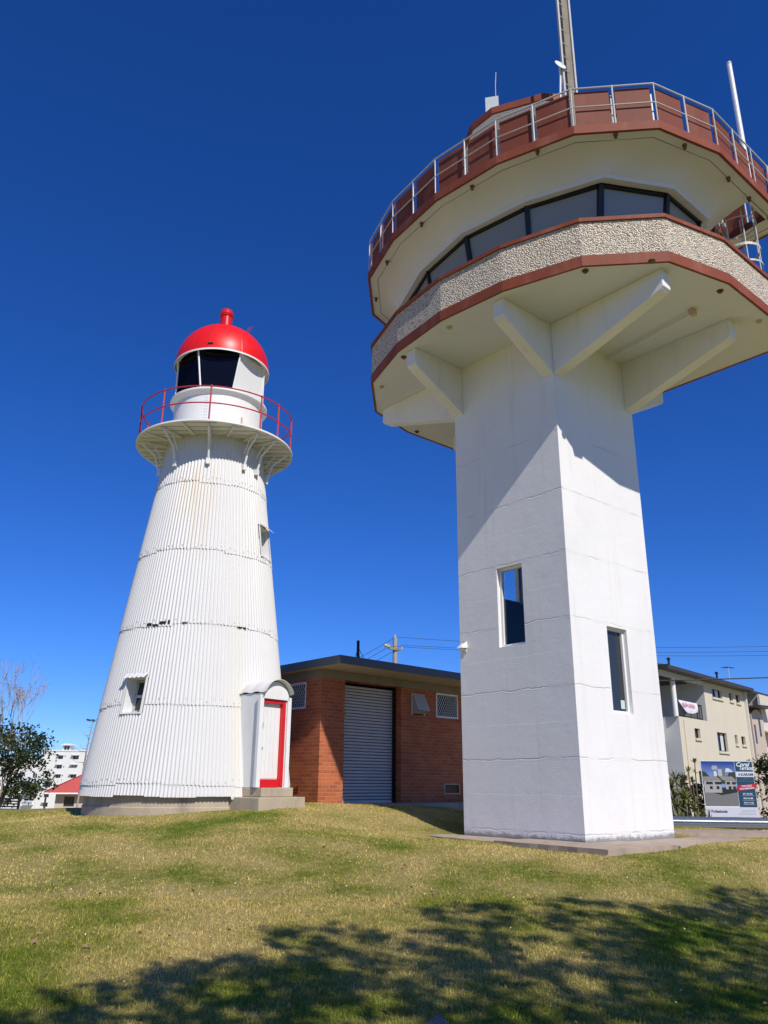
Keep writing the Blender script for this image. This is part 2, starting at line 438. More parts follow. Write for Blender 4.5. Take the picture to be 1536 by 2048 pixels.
# ------------------------------------------------------------------ terrain
_KY = [-4000, -60, -8, 0, 6, 12, 16, 18.5, 22, 26, 32, 45, 80, 300, 5000]
_KZ = [-2.8, -2.8, -1.85, -1.62, -1.48, -1.02, -.66, -.52, -.53, -.80, -1.6, -3.6, -8, -11, -11]
def gz_base(x, y):
    x = np.asarray(x, float); y = np.asarray(y, float)
    z = np.interp(y, _KY, _KZ)
    s = .05 + .05 * np.clip((y - 15) / 4, 0, 1)
    fade = np.clip((60 - y) / 30, 0, 1) * np.clip((y + 10) / 15, 0, 1)
    z = z - s * np.clip(x - 1.5, 0, 8.5) * fade
    u = np.clip((-x - 4.5) / 4.5, 0, 1); z = z - .34 * u * u * (3 - 2 * u) * fade
    z = z + .025 * np.sin(x * 1.1 + 1.3 * np.sin(y * .7)) * np.sin(y * .9 + .6) * np.clip((40 - np.abs(y)) / 20, 0, 1)
    z = z + .012 * np.sin(x * 2.7 + y * 1.9) * np.sin(y * 2.3 - x * .8) * np.clip((40 - np.abs(y)) / 20, 0, 1)
    return z
# surveyed spot heights the lawn has to pass through
_SP = np.array([(0.79, 15.4, -0.92), (1.45, 14.3, -.93), (1.52, 16.0, -0.87), (3.24, 12.05, -0.95), (4.1, 12.8, -0.925), (5.24, 14.0, -0.885), (6.59, 15.2, -0.885), (6.86, 15.2, -0.93), (-1.61, 16.7, -0.48), (-2.34, 16.3, -0.5), (-0.67, 18.0, -0.47), (-1.33, 18.3, -0.48), (0.18, 17.9, -0.53), (0.87, 16.9, -0.72), (0.59, 17.4, -0.61), (-2.84, 15.9, -0.56), (-3.96, 15.55, -0.64), (-4.76, 15.8, -0.65), (-5.91, 17.0, -0.68), (-6.75, 18.5, -0.69), (-8.76, 23.0, -0.75), (-9.53, 23.0, -0.8), (-10.33, 23.0, -0.85), (8.66, 21.5, -1.06), (9.74, 21.5, -1.1), (8.04, 21.5, -1.04), (12, 21.5, -1.12), (6.54, 18.3, -1.02), (7.3, 17.2, -1.06), (9, 17.4, -1.0), (2.1, 13.4, -.935), (-1.28, 13.5, -0.74), (-4.26, 13.0, -0.87), (0.25, 11.5, -0.99), (5.12, 12.0, -1.06), (2.5, 21.0, -.75), (4.4, 14.4, -1.0), (5.3, 15.0, -.99), (3.4, 13.0, -1.02), (4.9, 15.6, -1.0), (-8, 14, -.92)])
_SG = 1.5
_A = np.exp(-((_SP[:, None, 0] - _SP[None, :, 0]) ** 2 + (_SP[:, None, 1] - _SP[None, :, 1]) ** 2) / (2 * _SG ** 2))
_WT = np.linalg.solve(_A + .08 * np.eye(len(_SP)), _SP[:, 2] - gz_base(_SP[:, 0], _SP[:, 1]))
def gz(x, y):
    x = np.asarray(x, float); y = np.asarray(y, float); z = gz_base(x, y)
    for (px, py, _), w in zip(_SP, _WT): z = z + w * np.exp(-((x - px) ** 2 + (y - py) ** 2) / (2 * _SG ** 2))
    return z
def gz1(x, y): return float(gz(x, y))

def grid_mesh(xs, ys):
    X, Y = np.meshgrid(xs, ys); Z = gz(X, Y)
    nx, ny = len(xs), len(ys)
    v = np.stack([X.ravel(), Y.ravel(), Z.ravel()], -1)
    i = np.arange(nx - 1)[None, :] + (np.arange(ny - 1) * nx)[:, None]
    f = np.stack([i, i + 1, i + 1 + nx, i + nx], -1).reshape(-1, 4)
    me = bpy.data.meshes.new('lawn'); me.from_pydata(v.tolist(), [], f.tolist()); me.shade_smooth(); me.update()
    return me
_far = [60, 80, 110, 160, 240, 400, 800, 1600, 5000]
xs = np.concatenate([-np.array(_far[::-1]), np.arange(-50, 50.1, .4), _far])
ys = np.concatenate([-np.array([4000, 800, 200, 60, 30, 20.]), np.arange(-14, 48.1, .3), np.array([52, 58, 66, 80, 110, 160, 240, 300, 500, 1000, 5000.])])
me = grid_mesh(xs, ys); me.materials.append(M['ground'])
lawn = bpy.data.objects.new('lawn', me); COL.objects.link(lawn); struct(lawn)

# ------------------------------------------------------------------ observation tower
TC = (3.363, 15.357); TRZ = math.atan2(-.6499, -.7600)
tower = thing('observation_tower', 'tall white square concrete tower carrying a round brown railed lookout cabin', 'tower', (TC[0], TC[1], -.9), TRZ)
def dplan(c, d, e, f, g, back):
    """rounded towards the lighthouse side, straight flanks and a flat back"""
    h = [(c, 0), d, e, f, (0, g), (back / 2, g), (back, g), (back, g * 2 / 3), (back, g / 3), (back, 0)]
    return h + [(a, -b) for a, b in h[-2:0:-1]]
def inset(P, k):
    """offset a convex polygon inwards by k"""
    n = len(P); res = []
    for i in range(n):
        p0, p1, p2 = Vector(P[i - 1]), Vector(P[i]), Vector(P[(i + 1) % n])
        a = (p1 - p0).normalized(); b = (p2 - p1).normalized()
        na = Vector((-a.y, a.x)); nb = Vector((-b.y, b.x))
        m = (na + nb); m = m / max(.2, m.dot(na))
        res.append(tuple(p1 + m * k))
    return res
RL = dplan(3.04, (2.88, 1.45), (2.40, 2.86), (1.39, 3.92), 4.29, -2.91)
RU = dplan(3.14, (2.97, 1.53), (2.46, 2.96), (1.41, 4.06), 4.48, -3.05)
H = 1.317
# shaft ---------------------------------------------------------------
s = MB()
wt = .2
faces = [((H, -H), (0, 1), (1, 0), [(H - .31, H + .31, 2.37, 3.87)]),            # front-left face of the photo
         ((H, H), (-1, 0), (0, 1), [(H - .255, H + .365, 1.17, 2.69)]),          # sunlit face
         ((-H, H), (0, -1), (-1, 0), []),
         ((-H, -H), (1, 0), (0, -1), [(H - .42, H + .20, 3.56, 5.05)])]
for o, u, n, ops in faces:
    s.wall(o, u, n, 2 * H, -1.3, 8.49, ops, wt)
    oi = (o[0] - n[0] * wt + u[0] * wt, o[1] - n[1] * wt + u[1] * wt)
    opi = [(a - wt, b - wt, c, d) for a, b, c, d in ops]
    s.wall(oi, u, (-n[0], -n[1]), 2 * H - 2 * wt, -1.2, 8.4, opi, 0.0, mi=1)
s.f = [f for f in s.f]
s.build('shaft', [M['conc'], plain('shaded_interior', (.05, .055, .075), .85, .2, 1)], tower)  # dark inner walls: the shade inside the shaft is painted into the colour
def tower_window(o, u, n, a, b, z0, z1, sticker=False):
    """white timber frame and pane set back in a shaft opening"""
    O = Vector((o[0], o[1], 0)); U = Vector((u[0], u[1], 0)); N = Vector((n[0], n[1], 0)); Z = Vector((0, 0, 1))
    f = MB(); fw = .05
    for c, hx, hz in ((O + U * (a + fw / 2) - N * .11 + Z * ((z0 + z1) / 2), fw / 2, (z1 - z0) / 2), (O + U * (b - fw / 2) - N * .11 + Z * ((z0 + z1) / 2), fw / 2, (z1 - z0) / 2)):
        f.obox(c, U, N, Z, hx, .035, hz - .001)
    for z in (z0 + .025, z1 - .025):
        f.obox(O + U * ((a + b) / 2) - N * .11 + Z * z, U, N, Z, (b - a) / 2 - fw - .001, .033, .024)
    w = f.build('window', M['white'], tower)
    g = MB(); gc = O + U * ((a + b) / 2) - N * .118 + Z * ((z0 + z1) / 2); gu = U * ((b - a) / 2 - fw - .002); gv = Z * ((z1 - z0) / 2 - .05)
    g.add([gc - gu - gv, gc + gu - gv, gc + gu + gv, gc - gu + gv], [(0, 1, 2, 3)])
    p = g.build('pane', M['clear'] if not sticker else M['winglass'], w); 
    if sticker:
        k = MB(); k.obox(O + U * (b - .15) - N * .108 + Z * (z0 + .17), U, N, Z, .06, .002, .075)
        k.build('sticker', plain('sticker_paper', (.5, .62, .6), .6, .2, 40), w)
o, u, n, ops = faces[0]; tower_window(o, u, n, *ops[0])
o, u, n, ops = faces[1]; tower_window(o, u, n, *ops[0], sticker=True)
o, u, n, ops = faces[3]; tower_window(o, u, n, *ops[0])
# brackets -------------------------------------------------------------
for sx in (1, -1):
    for axis in (0, 1):
        for side in (1, -1):
            tip = 2.71 if axis == 0 else 3.71
            pts = [(H, 7.40), (tip - .06, 8.08), (tip, 8.14), (tip, 8.484), (H, 8.484)]
            a0, a1 = (H - .25, H) if side > 0 else (-H, -H + .25)
            b = MB(); vs = []
            for a in (a0, a1):
                for r, z in pts:
                    vs.append((sx * r, a, z) if axis == 0 else (a, sx * r, z))
            k = len(pts)
            b.add(vs, [tuple(range(k)), tuple(range(2 * k - 1, k - 1, -1))] + [(i, k + i, k + (i + 1) % k, (i + 1) % k) for i in range(k)])
            ob = b.build('bracket', M['conc'], tower, bevel=.012, merge=True)
# lower slab, bands -----------------------------------------------------
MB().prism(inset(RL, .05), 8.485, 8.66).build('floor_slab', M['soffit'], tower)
MB().ring(RL, inset(RL, .048), 8.475, 8.685).build('edge_band', M['brown'], tower)
MB().ring(inset(RL, .02), inset(RL, .17), 8.686, 9.385).build('parapet', M['pebble'], tower)
MB().ring(inset(RL, -.015), inset(RL, .2), 9.386, 9.462).build('parapet_cap', M['brown'], tower)
MB().prism(inset(RL, .172), 8.662, 8.72).build('terrace_floor', M['greypaint'], tower)
# cabin glazing ---------------------------------------------------------
GT = [(-1.0, -3.43), (.2, -3.43), (1.4, -2.75), (1.97, -1.42), (2.2, 0), (1.97, 1.42), (1.4, 2.75), (.2, 3.43), (-1.0, 3.43)]
GB = [tuple(Vector(p) * (1 - .36 / Vector(p).length)) for p in GT]
GB[0] = (-1.0, GB[0][1]); GB[-1] = (-1.0, GB[-1][1])
zt, zb = 10.84, 8.75
for i in range(len(GT) - 1):
    a, b = Vector((*GB[i], zb)), Vector((*GB[i + 1], zb)); c, d = Vector((*GT[i + 1], zt)), Vector((*GT[i], zt))
    MB().add([a, b, c, d], [(0, 1, 2, 3)]).build('cabin_window', M['cabglass'], tower)
fr = MB()
for i, (t_, b_) in enumerate(zip(GT, GB)):
    p0 = Vector((*b_, zb)); p1 = Vector((*t_, zt)); rad = Vector((*t_, 0)).normalized()
    fr.obox((p0 + p1) / 2, rad.cross(Vector((0, 0, 1))), rad, p1 - p0, .052, .05, (p1 - p0).length / 2)
for i in range(len(GT) - 1):
    for P, z in ((GT, zt - .03), (GB, zb + .03)):
        a, b = Vector((*P[i], z)), Vector((*P[i + 1], z)); m = (a + b) / 2
        fr.obox(m, b - a, (b - a).cross(Vector((0, 0, 1))), (0, 0, 1), (b - a).length / 2 - .06, .045, .035)
fr.build('cabin_window_frame', M['black'], tower)
# block coloured near-black for the shade of the room behind the glass
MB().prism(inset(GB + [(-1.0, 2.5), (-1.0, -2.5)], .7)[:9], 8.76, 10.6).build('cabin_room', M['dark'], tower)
BW = [(-1.0, 3.43), (-1.0, 2.55), (-2.55, 2.0), (-2.55, -2.0), (-1.0, -2.55), (-1.0, -3.43)]
bw = MB()
for i in range(len(BW) - 1):
    a, b = Vector(BW[i]), Vector(BW[i + 1])
    if i == 0: a = a - Vector((0, .0))
    bw.add([(*a, 8.7), (*b, 8.7), (*b, 11.2), (*a, 11.2)], [(0, 1, 2, 3)])
bw.build('cabin_wall', M['greypaint'], tower)
MB().box(-1.14, -1.005, 3.30, 3.44, 8.72, 11.0).build('corner_post', M['white'], tower)
# upper soffit (coved down to the window head), deck with ladder hatch -------
def ray_poly(P, th):
    dx, dy = math.cos(th), math.sin(th); best = 0
    for i in range(len(P)):
        (x0, y0), (x1, y1) = P[i], P[(i + 1) % len(P)]
        ex, ey = x1 - x0, y1 - y0; den = dx * ey - dy * ex
        if abs(den) < 1e-9: continue
        t = (x0 * ey - y0 * ex) / den; k = (x0 * dy - y0 * dx) / den
        if t > 0 and -1e-6 <= k <= 1 + 1e-6: best = max(best, t)
    return best
lip = [(-1.1, -3.62), (.25, -3.62), (1.52, -2.92), (2.13, -1.5), (2.37, 0), (2.13, 1.5), (1.52, 2.92), (.25, 3.62), (-1.1, 3.62), (-2.6, 2.2), (-2.6, -2.2)]
oi = inset(RU, .055)
ths = sorted(set([round(2 * math.pi * i / 128, 5) for i in range(128)] + [round(math.atan2(p[1], p[0]) % (2 * math.pi), 5) for p in oi + lip]))
T = [0, .10, .30, .5, .65, .78, .88, .95, 1.0]
sf = MB(); n = len(ths); vs = []
for t_ in T:
    z = 11.262 - .34 * t_ ** 2.6
    for th in ths:
        a, b = ray_poly(oi, th), ray_poly(lip, th); r = a + (b - a) * t_
        vs.append((r * math.cos(th), r * math.sin(th), z))
for rr, z in ((-.0, 10.835), (-.14, 10.835), (-.14, 11.30)):
    for th in ths:
        r = ray_poly(lip, th) + rr; vs.append((r * math.cos(th), r * math.sin(th), z))
L_ = len(T) + 3
top = []
for th in ths:
    r = ray_poly(oi, th); vs.append((r * math.cos(th), r * math.sin(th), 11.40))
fs = []
for i in range(L_ - 1):
    for j in range(n):
        j2 = (j + 1) % n
        fs.append((i * n + j2, i * n + j, (i + 1) * n + j, (i + 1) * n + j2))
for j in range(n):
    j2 = (j + 1) % n
    fs.append((L_ * n + j, L_ * n + j2, j2 + 0, j + 0)[::-1])
fs.append(tuple(L_ * n + j for j in range(n)))
fs.append(tuple((L_ - 1) * n + j for j in range(n - 1, -1, -1)))
sf.add(vs, fs)
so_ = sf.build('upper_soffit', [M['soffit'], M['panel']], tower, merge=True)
cut = MB(); cut.prism([(-2.5, 3.34), (-1.68, 3.34), (-1.68, 4.17), (-2.5, 4.17)], 10.5, 12)
cutter = cut.build('cutter', M['panel'], tower, merge=True)
bo = so_.modifiers.new('hatch', 'BOOLEAN'); bo.object = cutter; bo.operation = 'DIFFERENCE'; bo.solver = 'EXACT'
dg = bpy.context.evaluated_depsgraph_get()
nm = bpy.data.meshes.new_from_object(so_.evaluated_get(dg)); so_.modifiers.clear(); so_.data = nm
nm.shade_smooth(); nm.set_sharp_from_angle(angle=R(16))
bpy.data.objects.remove(cutter)
MB().ring(RU, inset(RU, .054), 11.245, 11.425).build('deck_fascia', M['brown'], tower)
# thin black conduit under the deck edge with rusty drain fittings ------------
cr = inset(RU, .235)
MB().tube([(*p, 11.255) for p in cr], .007, 6, True).build('conduit', M['black'], tower)
for x, y in ((1.87, 3.44), (.68, 4.13), (-.74, 4.25), (-1.59, 4.25), (-2.5, 4.25), (2.62, 2.24), (2.86, .79), (2.86, -.68), (2.55, -2.16), (1.80, -3.44), (.6, -4.15)):
    MB().lathe([(.0, 11.272), (.042, 11.27), (.042, 11.225), (.028, 11.21), (.028, 11.165), (.016, 11.155), (0, 11.155)], 10, x, y).build('soffit_lamp', M['rust'], tower, smooth=40)
for x, y in ((2.24, 2.80), (-.09, 4.05), (2.72, -.06), (-.15, -4.08), (2.11, -2.83), (2.62, -1.51), (1.62, 3.72), (-1.6, 4.05)):
    MB().lathe([(.062, 8.487), (.058, 8.470), (.038, 8.468), (.034, 8.440), (0, 8.435)], 14, x, y).build('downlight', [M['rustlight'], M['rust']][1 if rng.random() < .4 else 0], tower, smooth=40)
MB().tube([(-.57, 1.32, 8.40), (-.27, 3.40, 8.40)], .022, 8).build('conduit_pipe', M['soffit'], tower)
MB().box(-.33, -.21, 3.36, 3.46, 8.36, 8.484).build('junction_box', M['rustlight'], tower)
# parapet panels and guard rail ---------------------------------------------
PI_ = inset(RU, .092); PR = inset(RU, .03)
nU = len(RU)
for i in range(nU):
    a, b = Vector(PI_[i]), Vector(PI_[(i + 1) % nU])
    L = (b - a).length; u = (b - a).normalized(); nn = Vector((u.y, -u.x))
    for k in range(2):
        s0 = (.052 if k == 0 else L / 2 + .052); s1 = (L / 2 - .052 if k == 0 else L - .052)
        lean = rng.uniform(-.008, .008)
        c = a + u * (s0 + s1) / 2
        MB().obox((c.x, c.y, 11.855), (u.x, u.y, 0), (nn.x, nn.y, lean), (0, 0, 1), (s1 - s0) / 2, .010, .428).build('parapet_panel', M['panel'], tower)
for i in range(nU):
    a, b = Vector(PR[i]), Vector(PR[(i + 1) % nU]); ia = Vector(PI_[i]); ib = Vector(PI_[(i + 1) % nU])
    for p, q, w in ((a, ia, .013), ((a + b) / 2, (ia + ib) / 2, .018)):
        d = (p - q).normalized()
        pm = MB(); pm.tube([(p.x, p.y, 11.38), (p.x, p.y, 12.33)], w, 8)
        q2 = q - d * .07
        pm.obox((q2.x, q2.y, 11.82), (d.x, d.y, 0), (-d.y, d.x, 0), (0, 0, 1), (.014), .014, .40)
        pm.build('rail_post', M['galv'], tower, smooth=40)
MB().tube([(*p, 12.315) for p in PR], .017, 8, True).build('top_rail', M['galv'], tower, smooth=40)
MB().tube([(*p, 11.875) for p in PR], .013, 8, True).build('mid_rail', M['galv'], tower, smooth=40)
# ladder cage -----------------------------------------------------------
cg = MB(); cx, cy, cr_ = -2.07, 3.74, .37
arc = [(cx + cr_ * math.cos(R(a)), cy + cr_ * math.sin(R(a))) for a in range(-60, 241, 12)]
for z, hz in ((11.08, .012), (10.42, .03), (10.02, .02)):
    for i in range(len(arc) - 1):
        a, b = Vector((*arc[i], z)), Vector((*arc[i + 1], z))
        cg.obox((a + b) / 2, b - a, (b - a).cross(Vector((0, 0, 1))), (0, 0, 1), (b - a).length / 2 + .004, .006, hz)
for a in range(-60, 241, 50):
    x, y = cx + (cr_ - .01) * math.cos(R(a)), cy + (cr_ - .01) * math.sin(R(a))
    cg.tube([(x, y, 10.0), (x, y, 11.5)], .014, 6)
cg.build('ladder_cage', M['galv'], tower)
ld = MB()
for x in (cx - .2, cx + .2): ld.tube([(x, cy - .36, 8.72), (x, cy - .36, 12.5)], .02, 6)
for k in range(13): ld.tube([(cx - .2, cy - .36, 8.95 + k * .28), (cx + .2, cy - .36, 8.95 + k * .28)], .012, 6)
ld.build('ladder', M['galv'], tower)
# penthouse on the deck ---------------------------------------------------
PP = [(1.4, -1.2), (2.2, .22), (2.2, .82), (1.67, 1.79), (.6, 2.55), (-1.0, 2.55), (-2.0, 1.6), (-2.0, -1.2), (-1.0, -2.2), (.6, -2.2)]
MB().ring(PP, inset(PP, .05), 13.52, 13.68).build('penthouse_fascia', M['brown'], tower)
MB().prism(inset(PP, .051), 13.525, 13.65).build('penthouse_roof', M['soffit'], tower)
MB().prism(inset(PP, .45), 11.41, 13.524, top=False, bot=False).build('penthouse_wall', M['greypaint'], tower)

# things fixed on the tower -------------------------------------------------
def tw(x, y): 
    c, s_ = math.cos(TRZ), math.sin(TRZ)
    return (TC[0] + c * x - s_ * y, TC[1] + s_ * x + c * y)
mx, my = tw(1.8, 2.48)
mast = thing('radio_mast', 'tall square steel radio mast with ladder rungs behind the brown parapet', 'mast', (mx, my, 11.41), R(28))
w = .155
mp = MB()
mp.box(-.035, .125, -.05, .06, 11.41, 18.6)
mp.build('mast_pole', M['lintel'], mast)
for x, y in ((-w, -.06), (w, -.06), (w, .14)):
    MB().box(x - .022, x + .022, y - .022, y + .022, 11.41, 18.6 if x < 0 or y < 0 else 15.1).build('rail', M['galv'], mast)
for k in range(20):
    z = 11.7 + k * .36
    MB().tube([(-w, -.06, z + .05), (w, -.04, z - .02)], .011, 5).build('rung', M['galv'], mast)
dish = thing('satellite_dish', 'small round white dish clamped to the left of the radio mast', 'dish', (mx - .2, my - .12, 13.35), R(25))
dm = MB(); prof = [(.0, 0), (.05, .004), (.09, .013), (.125, .027), (.13, .03), (.125, .035), (0, .012)]
dm.lathe(prof, 20); dm.v = [tuple(Matrix.Rotation(R(72), 3, 'X') @ Vector(v) + Vector((0, -.05, 13.55))) for v in dm.v]
dm.build('dish_bowl', M['white'], dish, smooth=50)
MB().tube([(.02, -.03, 13.55), (.04, 0, 13.3), (.02, .02, 12.9), (.05, .05, 12.3), (.05, .05, 11.5)], .022, 6).build('dish_arm', M['white'], dish)
fx, fy = tw(-2.22, 4.08)
fp = thing('flagpole', 'plain white flagpole rising from the brown parapet at the right edge', 'flagpole', (fx, fy, 11.41))
MB().tube([(0, 0, 11.41), (0, 0, 15.42)], .062, 12, r1=.05).build('pole', M['white'], fp, smooth=40)
MB().lathe([(.0, 15.44), (.05, 15.44), (.056, 15.40), (.05, 15.36)], 12).build('pole_cap', M['galv'], fp)
ax, ay = tw(1.86, .52)
pa = thing('panel_antenna', 'flat pale grey panel aerial with a thin whip on the lookout roof', 'aerial', (ax, ay, 13.65), R(-6))
MB().obox((.03, 0, 14.2), (1, -.10, 0), (.1, 1, 0), (0, 0, 1), .145, .025, .22).build('panel', M['antgrey'], pa)
MB().tube([(.12, .06, 13.57), (.12, .06, 14.4)], .018, 6).build('stub_pole', M['galv'], pa)
MB().tube([(.12, .04, 14.3), (.125, .04, 14.8), (.15, .04, 15.18)], .009, 5).build('whip', M['galv'], pa)
ccx, ccy = tw(H, -1.15)
cc = thing('security_camera', 'small white camera hood bolted near the left edge of the tower shaft', 'camera', (ccx, ccy, 2.4), TRZ)
MB().hexa([(0, -.10, 2.46), (.16, -.10, 2.445), (.16, .03, 2.445), (0, .03, 2.46)], [(0, -.08, 2.575), (.13, -.08, 2.485), (.13, .01, 2.485), (0, .01, 2.585)]).build('hood', M['white'], cc)
MB().tube([(.01, -.035, 2.43), (.13, -.035, 2.43)], .028, 10).build('camera_body', M['white'], cc)
MB().box(.001, .025, -.07, .01, 2.38, 2.59).build('bracket', M['galv'], cc)

# cracked slab around the foot -----------------------------------------------
def slab(name, poly, z1, th, label):
    o = MB()
    P = []
    for i in range(len(poly)):
        a, b = Vector(poly[i]), Vector(poly[(i + 1) % len(poly)]); k = max(2, int((b - a).length / .18))
        for j in range(k):
            p = a + (b - a) * j / k
            P.append((p.x + rng.uniform(-.02, .02), p.y + rng.uniform(-.02, .02)))
    W_ = [tw(*p) for p in P]
    o.prism(W_, z1 - th, z1)
    ob = o.build(name, M['slab'], None); struct(ob); return ob
slab('pavement', [(-2.2, 1.42), (-2.2, 2.35), (.55, 2.5), (.55, 1.42)], -.90, .28, '')
slab('pavement', [(.57, 1.44), (.57, 2.48), (2.25, 2.38), (2.2, .2), (1.34, .22), (1.34, 1.44)], -.882, .28, '')
slab('pavement', [(1.34, .2), (2.18, .18), (1.95, -1.9), (1.34, -1.85)], -.905, .28, '')

# ------------------------------------------------------------------ lighthouse
K = .97
LX, LY = -4.265 * K, 18.5 * K
L = lambda v: v * K
lh = thing('lighthouse', 'old white corrugated iron lighthouse with red dome and red gallery railing', 'lighthouse', (LX, LY, -.62))
ZB, RB, ZT, RT = L(-.299), L(2.239), L(7.485), L(1.2)
cone = lambda z: RB + (RT - RB) * (z - ZB) / (ZT - ZB)
pol = lambda r, deg, z: (r * math.sin(R(deg)), -r * math.cos(R(deg)), z)
# windows of the shaft: (angle, half width, z0, z1)
LW = [(-25.2, .235, L(1.29), L(2.0)), (74.5, .235, L(4.97), L(5.68))]
def in_win(th, z):
    for a, hw, z0, z1 in LW:
        if z0 - .05 < z < z1 + .05 and abs(((th - a + 180) % 360) - 180) * math.pi / 180 * cone(z) < hw + .04: return True
    return False
seam = [L(-.32), L(-.06), L(1.5), L(3.16), L(4.88), L(6.585), L(7.86)]
cl = MB()
for k in range(len(seam) - 1):
    z0, z1 = seam[k] - (.03 if k else 0), seam[k + 1] + .03
    zm = (z0 + z1) / 2; NRIB = int(2 * math.pi * cone(zm) / .0735)
    SP = 8; nc = NRIB * SP
    nz = max(2, int((z1 - z0) / .12)) if any(a[2] < z1 and a[3] > z0 for a in LW) else 3
    zs = np.linspace(z0, z1, nz + 1)
    jag = [rng.uniform(-.045, .03) for _ in range(NRIB // 9 + 2)]
    vs = []
    for iz, z in enumerate(zs):
        for c in range(nc):
            th = 360 * c / nc
            zz = z + (jag[(c // SP) // 9] + rng.uniform(-.003, .003) if iz == 0 else 0)
            out_ = .010 * (1 - (zz - z0) / (z1 - z0)) if k else 0
            r = cone(zz) + .0115 * math.cos(2 * math.pi * c / SP) + out_ + .004
            vs.append(pol(r, th, zz))
    fs = []
    for iz in range(nz):
        for c in range(nc):
            if in_win(360 * (c + .5) / nc, (zs[iz] + zs[iz + 1]) / 2): continue
            # porch door opening is hidden behind the porch
            c2 = (c + 1) % nc
            fs.append((iz * nc + c, iz * nc + c2, (iz + 1) * nc + c2, (iz + 1) * nc + c))
    cl.add(vs, fs)
cl.build('cladding', M['corr'], lh, smooth=60)
# rivets along the laps
rv = MB()
for k in range(1, len(seam) - 1):
    for i in range(90):
        th = i * 4 + rng.uniform(-.4, .4); z = seam[k] + .02 + (rng.random() < .5) * .05
        if in_win(th, z): continue
        c = Vector(pol(cone(z) + .024, th, z)); nrm = Vector(pol(1, th, 0))
        rv.obox(c, nrm.cross(Vector((0, 0, 1))), (0, 0, 1), nrm, .007, .007, .006)
struct(rv.build('cladding_rivets', M['galv'], lh), 'stuff')
# torn lap with dark gaps, upper left
for a, z, w_, h_ in ((-24, 3.135, .05, .03), (-19, 3.115, .06, .022), (-13.5, 3.16, .07, .03), (-9, 3.17, .02, .04), (2, 3.155, .05, .012), (40, 3.14, .05, .015), (44, 3.135, .03, .02)):
    z *= K; c = Vector(pol(cone(z) + .018, a, z)); nrm = Vector(pol(1, a, 0))
    tr_ = MB(); tr_.obox(c, nrm.cross(Vector((0, 0, 1))), Vector((0, 0, 1)) + nrm.cross(Vector((0, 0, 1))) * rng.uniform(-.5, .5), nrm, w_, h_, .012)
    tr_.build('torn_lap', M['dark'], lh)
for a, hw, z0, z1 in LW:
    zc = (z0 + z1) / 2; n = Vector(pol(1, a, 0)); u = Vector((math.cos(R(a)), math.sin(R(a)), 0)); Z = Vector((0, 0, 1))
    up = (Z - n * .1335).normalized()       # follows the batter
    C0 = Vector(pol(cone(zc) + .012, a, zc))
    hh = (z1 - z0) / 2
    tw_ = .03
    wm = MB()
    for sg in (-1, 1): wm.obox(C0 + u * sg * (hw + tw_ / 2), u, up, n, tw_ / 2, hh + tw_, .012)
    for sg in (-1, 1): wm.obox(C0 + up * sg * (hh + tw_ / 2), u, up, n, hw, tw_ / 2 - .001, .0115)
    # apron flashing below
    win = wm.build('window', M['white'], lh)
    rv2 = MB(); dp = .34
    q = lambda x, y, d: C0 + u * x + up * y - n * d
    for (x0, y0, x1, y1) in ((-hw, -hh, -hw, hh), (hw, hh, hw, -hh), (-hw, hh, hw, hh), (hw, -hh, -hw, -hh)):
        rv2.add([q(x0, y0, -.01), q(x1, y1, -.01), q(x1, y1, dp), q(x0, y0, dp)], [(0, 1, 2, 3)])
    rv2.build('reveal', M['white'], win)
    s2 = MB()
    for sg in (-1, 1): s2.obox(q(sg * (hw - .03), 0, dp - .05), u, up, n, .03, hh, .02)
    for sg in (-1, 0, 1): s2.obox(q(0, sg * (hh - .03), dp - .05), u, up, n, hw - .061, .03, .02)
    s2.build('sash', M['greypaint'], win)
    MB().obox(q(0, 0, dp - .04), u, up, n, hw - .001, hh - .001, .004).build('pane', M['winglass'], win)
    MB().obox(q(0, 0, dp + .02), u, up, n, hw + .05, hh + .05, .01).build('backing', M['dark'], win)
    # small corrugated hood
    hd = MB(); N_ = 40
    for i in range(N_):
        x0, x1 = -hw - .05 + (2 * hw + .10) * i / N_, -hw - .05 + (2 * hw + .10) * (i + 1) / N_
        d0, d1 = .008 * math.sin(i * 2 * math.pi / 8), .008 * math.sin((i + 1) * 2 * math.pi / 8)
        A = lambda x, d, k, e=0: C0 + u * x + up * (hh + .10 - k * .10 + d - e) + n * (.01 + k * .11)
        hd.hexa([A(x0, d0, 0, .006), A(x1, d1, 0, .006), A(x1, d1, 1, .006), A(x0, d0, 1, .006)], [A(x0, d0, 0), A(x1, d1, 0), A(x1, d1, 1), A(x0, d0, 1)])
    hd.build('hood', M['corr'], win)
# plinth and doorsteps
MB().lathe([(RB - .10, -1.2), (RB - .10, L(-.27)), (RB - .3, L(-.27))], 96).build('plinth', M['plinth'], lh, smooth=40)
MB().lathe([(RB - .082, -1.2), (RB - .082, L(-.52)), (RB - .101, L(-.505))], 96).build('plinth_footing', M['plinth'], lh, smooth=40)
PA = -38.5                                   # porch axis, degrees from +X
pn = Vector((math.cos(R(PA)), math.sin(R(PA)), 0)); pt = Vector((-pn.y, pn.x, 0)); Z = Vector((0, 0, 1))
PF, PW = L(2.6), L(.375)                     # front distance, half width
pz0, pz1 = L(-.13), L(1.70)
for (f, w_, z0, z1, off) in ((PF + .15, L(.44), L(-.31), L(-.135), .05), (PF + .29, L(.64), -1.0, L(-.312), .06)):
    st = MB(); c = pn * ((f + 1.75) / 2) + pt * off + Z * ((z0 + z1) / 2)
    st.obox(c, pt, pn, Z, w_, (f - 1.75) / 2, (z1 - z0) / 2)
    st.build('doorstep', M['plinth'], lh, bevel=.015)
pw = MB()
P = lambda x, d, z: pt * x + pn * d + Z * z
